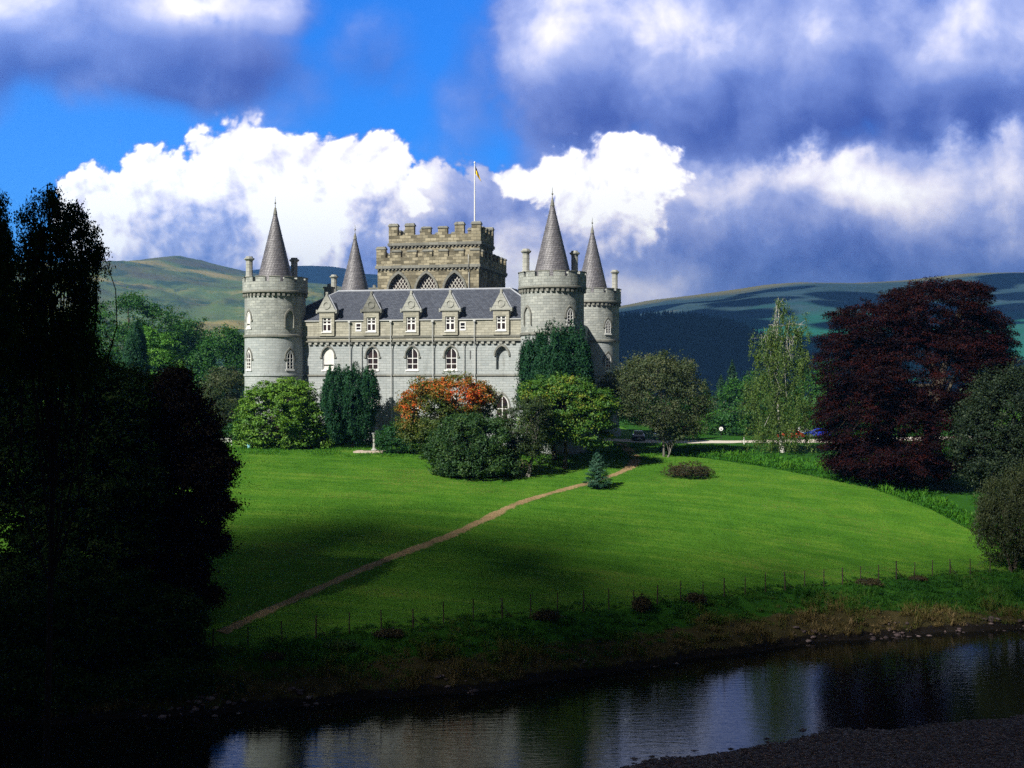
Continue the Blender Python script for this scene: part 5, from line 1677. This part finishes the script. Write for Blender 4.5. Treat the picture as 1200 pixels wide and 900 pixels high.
m_bankg = leaf_mat('bank_grass_blades', [(0.0, (0.016, 0.070, 0.007)), (0.35, (0.042, 0.125, 0.012)), (0.55, (0.085, 0.110, 0.022)), (0.75, (0.14, 0.105, 0.036)), (1.0, (0.26, 0.19, 0.09))], 0.25, 0.1)
X_, Y_, Z_, r_ = scatter(26000, (-42, 66, 76, 135), lambda x, y, rs_: (bank_s(x, y) > 0.28) & (fence_d(x, y) < 0.6 + 0.8 * rs_.rand(len(x))) & (fbm(x * 0.5, y * 0.5, 3) + 0.5 * rs_.rand(len(x)) > 0.5), 303)
per = 34
ix = np.repeat(np.arange(len(X_)), per)
tall = np.clip(fbm(X_ * 0.35 + 5, Y_ * 0.35, 3) * 2.2 - 0.6, 0.15, 1.2) * (0.5 + r_.rand(len(X_)))
tn_ = r_.rand(len(X_))
sb_ = bank_s(X_, Y_)
brown = np.clip(0.95 - sb_ / 4.6, 0, 1) + (fbm(X_ * 0.25 + 31, Y_ * 0.25, 3) - 0.5) * 1.3
XX = X_[ix] + r_.randn(len(ix)) * 0.16; YY = Y_[ix] + r_.randn(len(ix)) * 0.16
blades('bank_grass', XX, YY, Z_[ix], r_, (0.18 + (0.15 + 0.5 * np.clip(-fence_d(X_, Y_) / 2.5, 0, 1)) * tall)[ix], 0.022, 0.55, np.clip((0.02 + brown * 0.72 + 0.35 * (tn_ - 0.3))[ix] + 0.25 * (r_.rand(len(ix)) - 0.3), 0, 1), m_bankg, 'rough brown and green grass on the river bank', 'grass')

m_weed = leaf_mat('weed_leaves', [(0.0, (0.018, 0.085, 0.006)), (0.6, (0.045, 0.160, 0.010)), (1.0, (0.10, 0.24, 0.02))], 0.3, 0.1)
X_, Y_, Z_, r_ = scatter(260000, (17, 66, 124, 186), lambda x, y, rs_: (verge_d(x, y) > 0.0) & (verge_d(x, y) < 7.0 * rs_.rand(len(x)) + 1.0) & (fbm(x * 0.4, y * 0.4, 3) + 0.3 * rs_.rand(len(x)) > 0.5) & (y < 184 - 0.0 * x), 305)
tuft = fbm(X_ * 0.6 + 5, Y_ * 0.6, 3)
blades('verge_weeds', X_, Y_, Z_, r_, 0.25 + 0.8 * np.clip(tuft * 1.7 - 0.5, 0, 1), 0.06, 0.55, np.clip(0.2 + (tuft - 0.5) + 0.5 * r_.rand(len(X_)), 0, 1), m_weed, 'tall bright green weeds along the right edge of the mown lawn', 'weeds')
# unmown edge by the castle, under the trees
X_, Y_, Z_, r_ = scatter(60000, (-36, 30, 160, 180), lambda x, y, rs_: (fbm(x * 0.3, y * 0.3, 3) + 0.2 * rs_.rand(len(x)) > 0.62), 307)
blades('edge_grass', X_, Y_, Z_, r_, 0.30, 0.03, 0.5, r_.rand(len(X_)), m_weed, 'longer grass along the foot of the castle shrubs', 'grass')

# ------------------------------------------------------------------ stones
def stones(name, X_, Y_, Z_, R_, m, label, seed, flat=0.6):
    rs_ = np.random.RandomState(seed)
    b_ = bmesh.new(); bmesh.ops.create_icosphere(b_, subdivisions=1, radius=1.0)
    iv = np.array([v.co[:] for v in b_.verts]); if_ = np.array([[v.index for v in f_.verts] for f_ in b_.faces]); b_.free()
    N = len(X_)
    v = iv[None] * (1 + 0.22 * rs_.randn(N, len(iv), 1)).clip(0.6, 1.4) * (R_[:, None, None] * np.stack([0.8 + 0.6 * rs_.rand(N), 0.8 + 0.5 * rs_.rand(N), flat * (0.6 + 0.6 * rs_.rand(N))], -1)[:, None, :])
    a = rs_.rand(N) * 6.28; ca, sa = np.cos(a)[:, None], np.sin(a)[:, None]
    x = v[..., 0] * ca - v[..., 1] * sa; y = v[..., 0] * sa + v[..., 1] * ca
    V = np.stack([x + X_[:, None], y + Y_[:, None], v[..., 2] + Z_[:, None]], -1).reshape(-1, 3)
    Fc = (if_[None] + (np.arange(N) * len(iv))[:, None, None]).reshape(-1, 3)
    return tag(link(name, np_mesh(name, V, Fc, dict(tint=np.repeat(rs_.rand(N), len(iv)))), m), label, 'stones', kind='stuff')
m_stone, q = mat('river_stone')
nz = q.noise(coords(q), 14, 5, 0.7)
principled(q, q.ramp(q.lerp(attr(q, 'tint'), nz, 0.35), [(0.1, (0.040, 0.028, 0.030)), (0.5, (0.12, 0.085, 0.085)), (0.85, (0.22, 0.165, 0.16)), (1.0, (0.34, 0.30, 0.28))]), 0.8, 0.3, bump=nz, bump_d=0.02)
X_, Y_, Z_, r_ = scatter(30000, (2, 40, 64, 84.5), lambda x, y, rs_: (shore_s(x, y) > -0.9 + 0.8 * rs_.rand(len(x))), 311)
stones('shingle_stones', X_, Y_, Z_ + 0.02, 0.05 + 0.10 * r_.rand(len(X_)) ** 2, m_stone, 'reddish brown shingle of the bar at the lower right', 312)
X_, Y_, Z_, r_ = scatter(900, (4, 34, 70, 86), lambda x, y, rs_: (np.abs(shore_s(x, y) + 0.6) < 0.9 * rs_.rand(len(x))), 313)
stones('shore_stones', X_, Y_, np.maximum(Z_, -0.08), 0.10 + 0.16 * r_.rand(len(X_)) ** 2, m_stone, 'wet stones along the edge of the shingle bar', 314)
X_, Y_, Z_, r_ = scatter(9000, (-24, 50, 82, 116), lambda x, y, rs_: (bank_s(x, y) > -0.5) & (bank_s(x, y) < 1.1) & (fbm(x * 0.25 + 3, y * 0.25, 2) > 0.45), 315)
stones('bank_stones', X_, Y_, np.maximum(Z_, -0.05), 0.10 + 0.22 * r_.rand(len(X_)) ** 2, m_stone, 'grey stones at the foot of the far bank', 316)

# ------------------------------------------------------------------ bushes along the fence and on the bank
LM['bramble'] = leaf_mat('bramble_leaves', [(0.0, (0.014, 0.020, 0.006)), (0.5, (0.035, 0.035, 0.012)), (0.8, (0.075, 0.045, 0.020)), (1.0, (0.09, 0.09, 0.03))], 0.2, 0.2)
def scrub(label, px, py_top, d, hw, m, seed, cat='bush', name='bramble_bush', group='brambles along the fence', n_=160):
    x = (px - 600) / 1500 * d; z0 = gz(x, d); zt = EYE + (445 - py_top) / 1500 * d
    h = max(zt - z0, 0.3); w = hw / 1500 * d
    B = [(np.array([x, d, z0 + h * 0.45]), np.array([w, w * 0.8, h * 0.55])), (np.array([x + w * 0.5, d, z0 + h * 0.3]), np.array([w * 0.7, w * 0.6, h * 0.4])), (np.array([x - w * 0.55, d, z0 + h * 0.3]), np.array([w * 0.6, w * 0.6, h * 0.38]))]
    root = empty(name, (x, d, z0)); tag(root, label, cat, group)
    make_trunk((x, d, z0), B, 0.035, B_brown, seed + 1, root, (x, d, z0), 4, 0.1, name='stem', stems=4, sub=2)
    make_crown('foliage', B, n_, 34, 0.16, 0.13, m, seed, 'round', root, (x, d, z0), inner=0.4, floor=z0)
    return root
def on_fence(px):
    xs = np.linspace(-40, 58, 400); ys = np.interp(xs, FENCE[:, 0], FENCE[:, 1])
    return float(np.interp(px, 600 + 1500 * xs / ys, ys))
for k, (px, top, hw, lab) in enumerate([(752, 697, 8, 'roundest dark bramble at the foot of the fence, right of the path'), (815, 695, 10, 'peaked bramble at the fence with a long right side'), (1017, 679, 12, 'widest bramble mound at the right half of the fence'), (640, 715, 13, 'long low bramble at the fence left of the round one'), (455, 738, 13, 'low bramble at the left part of the fence'), (1075, 682, 9, 'low bramble right of the widest mound')]):
    scrub(lab, px, top, on_fence(px) - 0.8, hw, LM['bramble'], 330 + 3 * k)
scrub('dark green bush on the bank below the left part of the fence', 398, 762, 90.5, 16, LM['dark'], 351, name='bank_bush', group=None, n_=240)
scrub('dry brown and green bramble mound standing alone on the bright lawn', 806, 541, 152, 26, LM['bramble'], 355, group=None, n_=340)
scrub('dead brown bramble by the left end of the fence', 318, 768, 88.5, 13, LM['bramble'], 359, name='bank_bush', group=None, n_=200)

# ------------------------------------------------------------------ fence
fence = empty('wire_fence', (float(FENCE[1, 0]), float(FENCE[1, 1]), gz(FENCE[1, 0], FENCE[1, 1])))
tag(fence, 'long wire fence on thin dark posts between the lawn and the river bank', 'fence')
fo = np.array(fence.location)
m_post = plain('weathered_post', (0.045, 0.036, 0.028), 0.9, 0.1, 0.3, 8)
m_wire = plain('rusty_wire', (0.06, 0.05, 0.045), 0.7, 0.3, 0.2, 8)
d_ = np.r_[0, np.cumsum(np.hypot(*np.diff(FENCE, axis=0).T))]
s_ = np.arange(20.0, d_[-1], 2.42)
fx = np.interp(s_, d_, FENCE[:, 0]); fy = np.interp(s_, d_, FENCE[:, 1])
rs = np.random.RandomState(77)
tops = []
for i, (x, y) in enumerate(zip(fx, fy)):
    z = gz(x, y); h = rs.uniform(1.52, 1.74); lx, ly = rs.randn(2) * 0.035
    mb = MB()
    r0 = 0.062 if i % 3 == 0 else 0.046
    mb.tube([np.array([x, y, z - 0.3]) - fo, np.array([x + lx * 0.5, y + ly * 0.5, z + h * 0.5]) - fo, np.array([x + lx, y + ly, z + h]) - fo], [r0 * 1.1, r0, r0 * 0.9], 7)
    if i % 3 == 0:
        x2 = x + 0.85; y2 = np.interp(x2, FENCE[:, 0], FENCE[:, 1])
        mb.tube([np.array([x + lx, y + ly, z + h * 0.62]) - fo, np.array([x2, y2, gz(x2, y2) - 0.1]) - fo], 0.028, 6)
    mb.build('post', m_post, fence)
    tops.append((x + lx, y + ly, z, h))
for k, f_ in enumerate((0.2, 0.4, 0.6, 0.8, 0.96)):
    mb = MB()
    pts = []
    for (a, b) in zip(tops[:-1], tops[1:]):
        A_ = np.array([a[0], a[1], a[2] + a[3] * f_]); B_ = np.array([b[0], b[1], b[2] + b[3] * f_])
        pts += [A_ - fo, (A_ + B_) / 2 - fo - np.array([0, 0, 0.03])]
    mb.tube(pts, 0.007, 4)
    mb.build('wire', m_wire, fence)

# ------------------------------------------------------------------ cars on the drive
m_tyre = plain('tyre_rubber', (0.015, 0.015, 0.016), 0.85, 0.2, 0.2, 10)
m_rim = plain('wheel_rim', (0.45, 0.46, 0.48), 0.35, 0.5, 0.1, 8, metal=0.7)
m_lampg = plain('headlamp_glass', (0.75, 0.78, 0.80), 0.1, 0.6, 0.05, 8)
m_plate = plain('number_plate', (0.75, 0.74, 0.70), 0.5, 0.3, 0.05, 8)
m_tail = plain('tail_lamp', (0.35, 0.02, 0.015), 0.2, 0.5, 0.1, 8)
def paint(name, c):
    m, q = mat(name)
    b = principled(q, c, 0.25, 0.5)
    b.inputs['Coat Weight'].default_value = 0.6
    return m
def loft(mb, st, mi=0, seg=5):
    """st: list of (x, half width, z bottom, z top, corner radius); closed rounded boxes joined along x"""
    rings = []
    for x, hw, z0, z1, r in st:
        ring = []
        for (cy_, cz_, a0) in ((hw - r, z0 + r, -90), (hw - r, z1 - r, 0), (-hw + r, z1 - r, 90), (-hw + r, z0 + r, 180)):
            for k in range(seg):
                a = R(a0 + 90 * k / (seg - 1))
                ring.append((x, cy_ + r * math.cos(a), cz_ + r * math.sin(a)))
        rings.append(ring)
    n_ = len(rings[0])
    for a, b in zip(rings[:-1], rings[1:]):
        for k in range(n_):
            j = (k + 1) % n_
            mb.face([a[k], a[j], b[j], b[k]][::-1], mi, None, True)
    mb.face(rings[0], mi); mb.face(rings[-1][::-1], mi)
def car(name, label, px, d, heading, col, roof_h=1.42):
    x = (px - 600) / 1500 * d
    root = empty(name, (x, d, gz(x, d) + 0.06), heading); tag(root, label, 'car', 'cars parked along the gravel drive')
    b = MB()
    loft(b, [(-2.05, 0.70, 0.42, 0.72, 0.10), (-1.98, 0.80, 0.30, 0.88, 0.14), (-1.5, 0.85, 0.24, 0.95, 0.16), (-0.2, 0.86, 0.22, 0.93, 0.14), (0.9, 0.86, 0.22, 0.92, 0.14), (1.55, 0.84, 0.24, 0.84, 0.16), (1.98, 0.78, 0.28, 0.70, 0.14), (2.06, 0.68, 0.36, 0.60, 0.10)])
    loft(b, [(-1.55, 0.66, 0.90, 0.96, 0.03), (-1.05, 0.64, 0.90, roof_h - 0.06, 0.12), (-0.2, 0.64, 0.90, roof_h, 0.12), (0.25, 0.63, 0.90, roof_h - 0.04, 0.12), (1.0, 0.70, 0.88, 0.93, 0.02)])
    body = b.build('body', paint(name + '_paint', col), root)
    g = MB()
    zt = roof_h - 0.13
    # windscreen, rear window, side windows, each just proud of the shell
    g.face([(0.99, -0.60, 0.955), (0.99, 0.60, 0.955), (0.36, 0.52, zt + 0.03), (0.36, -0.52, zt + 0.03)]); 
    g.build('windscreen', M_glass, root)
    g = MB(); g.face([(-1.56, 0.56, 0.975), (-1.56, -0.56, 0.975), (-1.14, -0.48, zt), (-1.14, 0.48, zt)]); g.build('rear_window', M_glass, root)
    for s in (-1, 1):
        g = MB(); p = [(0.75, s * 0.735, 0.955), (0.22, s * 0.665, zt), (-0.98, s * 0.665, zt), (-1.3, s * 0.735, 0.965)]
        g.face(p if s < 0 else p[::-1]); g.build('side_window', M_glass, root)
        h = MB(); loft(h, [(1.86, 0.15, 0.52, 0.68, 0.05), (2.03, 0.12, 0.52, 0.64, 0.05)]); h.v = [(a, b_ + s * 0.54, c_) for a, b_, c_ in h.v]; h.build('headlight', m_lampg, root)
        h = MB(); h.box(-2.065, -1.99, s * 0.60 - 0.12, s * 0.60 + 0.12, 0.62, 0.78); h.build('tail_light', m_tail, root)
        for wx in (-1.25, 1.27):
            t = MB(); w0, w1 = s * 0.70, s * 0.875
            prof = [(0.20, w0), (0.29, w0), (0.31, w0 + 0.03 * s), (0.31, w1 - 0.03 * s), (0.29, w1), (0.20, w1)]
            for (r0, a0), (r1, a1) in zip(prof[:-1], prof[1:]):
                for k in range(16):
                    t0 = k * math.pi / 8; t1 = (k + 1) * math.pi / 8
                    t.face([(wx + r0 * math.cos(t0), a0, 0.31 + r0 * math.sin(t0)), (wx + r0 * math.cos(t1), a0, 0.31 + r0 * math.sin(t1)), (wx + r1 * math.cos(t1), a1, 0.31 + r1 * math.sin(t1)), (wx + r1 * math.cos(t0), a1, 0.31 + r1 * math.sin(t0))], 0, None, True)
            wh = t.build('wheel', m_tyre, root)
            rm = MB(); rm.face([(wx + 0.205 * math.cos(k * math.pi / 8), w1 - 0.01 * s, 0.31 + 0.205 * math.sin(k * math.pi / 8)) for k in range(16)][::(1 if s < 0 else -1)]); rm.build('rim', m_rim, wh)
    h = MB(); h.box(2.062, 2.08, -0.26, 0.26, 0.36, 0.47); h.build('number_plate', m_plate, root)
    h = MB(); h.box(2.03, 2.058, -0.36, 0.36, 0.52, 0.63); h.build('grille', M_dark, root)
    return root
car('parked_car', 'dark blue car parked facing the river where the path meets the drive', 748, 187, R(-92), (0.010, 0.014, 0.035))
car('parked_car', 'white car half hidden behind the hawthorn stem', 776, 189, R(-80), (0.75, 0.75, 0.73))
car('parked_car', 'red car seen between the birch and the drive', 926, 192, R(175), (0.45, 0.03, 0.02))
car('parked_car', 'white car just left of the blue car', 938, 200, R(-70), (0.75, 0.75, 0.75))
car('parked_car', 'bright blue car at the left edge of the copper beech', 957, 196, R(185), (0.010, 0.035, 0.42))

# ------------------------------------------------------------------ signs, posts, garden furniture
def thing_at(name, label, cat, px, d, rz=0.0, group=None):
    x = (px - 600) / 1500 * d
    r = empty(name, (x, d, gz(x, d)), rz); return tag(r, label, cat, group)
t = thing_at('round_sign', 'round white sign on a thin post beyond the drive', 'sign', 845, 192)
mb = MB(); mb.tube([(0, 0, -0.2), (0, 0, 1.65)], 0.035, 8); mb.build('post', M_dark, t)
mb = MB(); pc_ = [(0.30 * math.cos(k * math.pi / 12), 1.55 + 0.30 * math.sin(k * math.pi / 12)) for k in range(24)]
mb.prism(pc_, 0.04, 0.07, lambda a, z, d: (a, -d, z)); disc = mb.build('disc', M_white, t)
mb = MB(); pc_ = [(0.10 * math.cos(k * math.pi / 8), 1.50 + 0.12 * math.sin(k * math.pi / 8)) for k in range(16)]
mb.prism(pc_, 0.072, 0.078, lambda a, z, d: (a, -d, z)); mb.build('symbol', M_dark, disc)
t = thing_at('red_sign', 'small red sign board seen through the right side of the hawthorn', 'sign', 802, 190)
mb = MB(); mb.tube([(0, 0, -0.2), (0, 0, 1.4)], 0.04, 8); mb.build('post', m_post, t)
mb = MB(); mb.box(-0.38, 0.38, -0.06, -0.03, 1.2, 2.05); mb.build('board', plain('red_paint', (0.55, 0.03, 0.02), 0.5, 0.3, 0.08, 4), t)
t = thing_at('marker_post', 'short white marker post at the right end of the visible drive', 'post', 872, 181)
mb = MB(); mb.lathe([(0.075, -0.2), (0.07, 0.9), (0.05, 1.0), (0.0, 1.02)], (0, 0, 0), 10); mb.build('post', M_white, t)
mb = MB(); mb.lathe([(0.074, 0.72), (0.074, 0.82)], (0, 0, 0), 10); mb.build('band', M_dark, t)
# sundial on its paved pad
t = thing_at('paved_pad', 'pinkish paved pad in the grass under the sundial', 'paving', 434, 164.5, R(-8))
mb = MB()
for i in range(4):
    for j in range(3):
        mb.box(-1.9 + i * 0.96, -0.96 + i * 0.96, -1.4 + j * 0.96, -0.46 + j * 0.96, -0.3, 0.10 + 0.008 * ((i * 3 + j * 5) % 4))
mb.build('slabs', plain('pinkish_flags', (0.42, 0.34, 0.29), 0.9, 0.1, 0.2, 2), t)
t = thing_at('sundial', 'grey stone sundial pedestal on the paved pad', 'sundial', 438.5, 164.5)
t.location.z += 0.11
mb = MB(); mb.lathe([(0.42, 0), (0.42, 0.12), (0.30, 0.20), (0.20, 0.34), (0.17, 0.7), (0.16, 1.4), (0.19, 1.9), (0.27, 2.1), (0.29, 2.2), (0.0, 2.2)], (0, 0, 0), 16); mb.build('pedestal', M_trimlight, t)
mb = MB(); mb.lathe([(0.30, 2.203), (0.34, 2.24), (0.34, 2.28), (0.0, 2.28)], (0, 0, 0), 16); mb.build('dial_plate', M_lead, t)
mb = MB(); mb.prism([(-0.18, 2.283), (0.18, 2.283), (0.18, 2.5)], -0.01, 0.01, lambda a, z, d: (a, -d, z)); mb.build('gnomon', M_dark, t)
def bench(label, px, d, rz):
    t = thing_at('garden_bench', label, 'bench', px, d, rz, 'white garden benches')
    mb = MB()
    for k in range(4): mb.box(-0.85, 0.85, -0.22 + k * 0.115, -0.125 + k * 0.115, 0.42, 0.45)
    mb.build('seat', M_white, t)
    mb = MB()
    mb.box(-0.85, 0.85, 0.24, 0.27, 0.86, 0.95)
    mb.box(-0.85, 0.85, 0.24, 0.27, 0.52, 0.58)
    for k in range(9): mb.box(-0.80 + k * 0.19, -0.73 + k * 0.19, 0.243, 0.267, 0.583, 0.857)
    mb.build('backrest', M_white, t)
    for sx in (-0.80, 0.80):
        for y0, z1 in ((-0.22, 0.64), (0.25, 0.92)):
            mb = MB(); mb.box(sx - 0.035, sx + 0.035, y0 - 0.035, y0 + 0.035 if y0 < 0 else y0 - 0.012, -0.05, z1 if y0 < 0 else 0.85); mb.build('leg', M_white, t)
        mb = MB(); mb.box(sx - 0.04, sx + 0.04, -0.27, 0.235, 0.643, 0.68); mb.build('armrest', M_white, t)
bench('white garden bench at the left edge of the lawn below the wood', 264, 170, R(25))
bench('white garden bench against the castle wall behind the sundial', 434, 173.5, R(-13))
t = thing_at('water_butt', 'small pale blue water butt beside the rounded bush', 'barrel', 292, 166)
mb = MB(); mb.lathe([(0.20, -0.1), (0.24, 0.2), (0.26, 0.45), (0.24, 0.7), (0.0, 0.7)], (0, 0, 0), 14); mb.build('barrel', plain('pale_blue_plastic', (0.20, 0.45, 0.55), 0.5, 0.3, 0.08, 4), t)
mb = MB(); mb.lathe([(0.262, 0.702), (0.262, 0.75), (0.0, 0.77)], (0, 0, 0), 14); mb.build('lid', M_white, t)
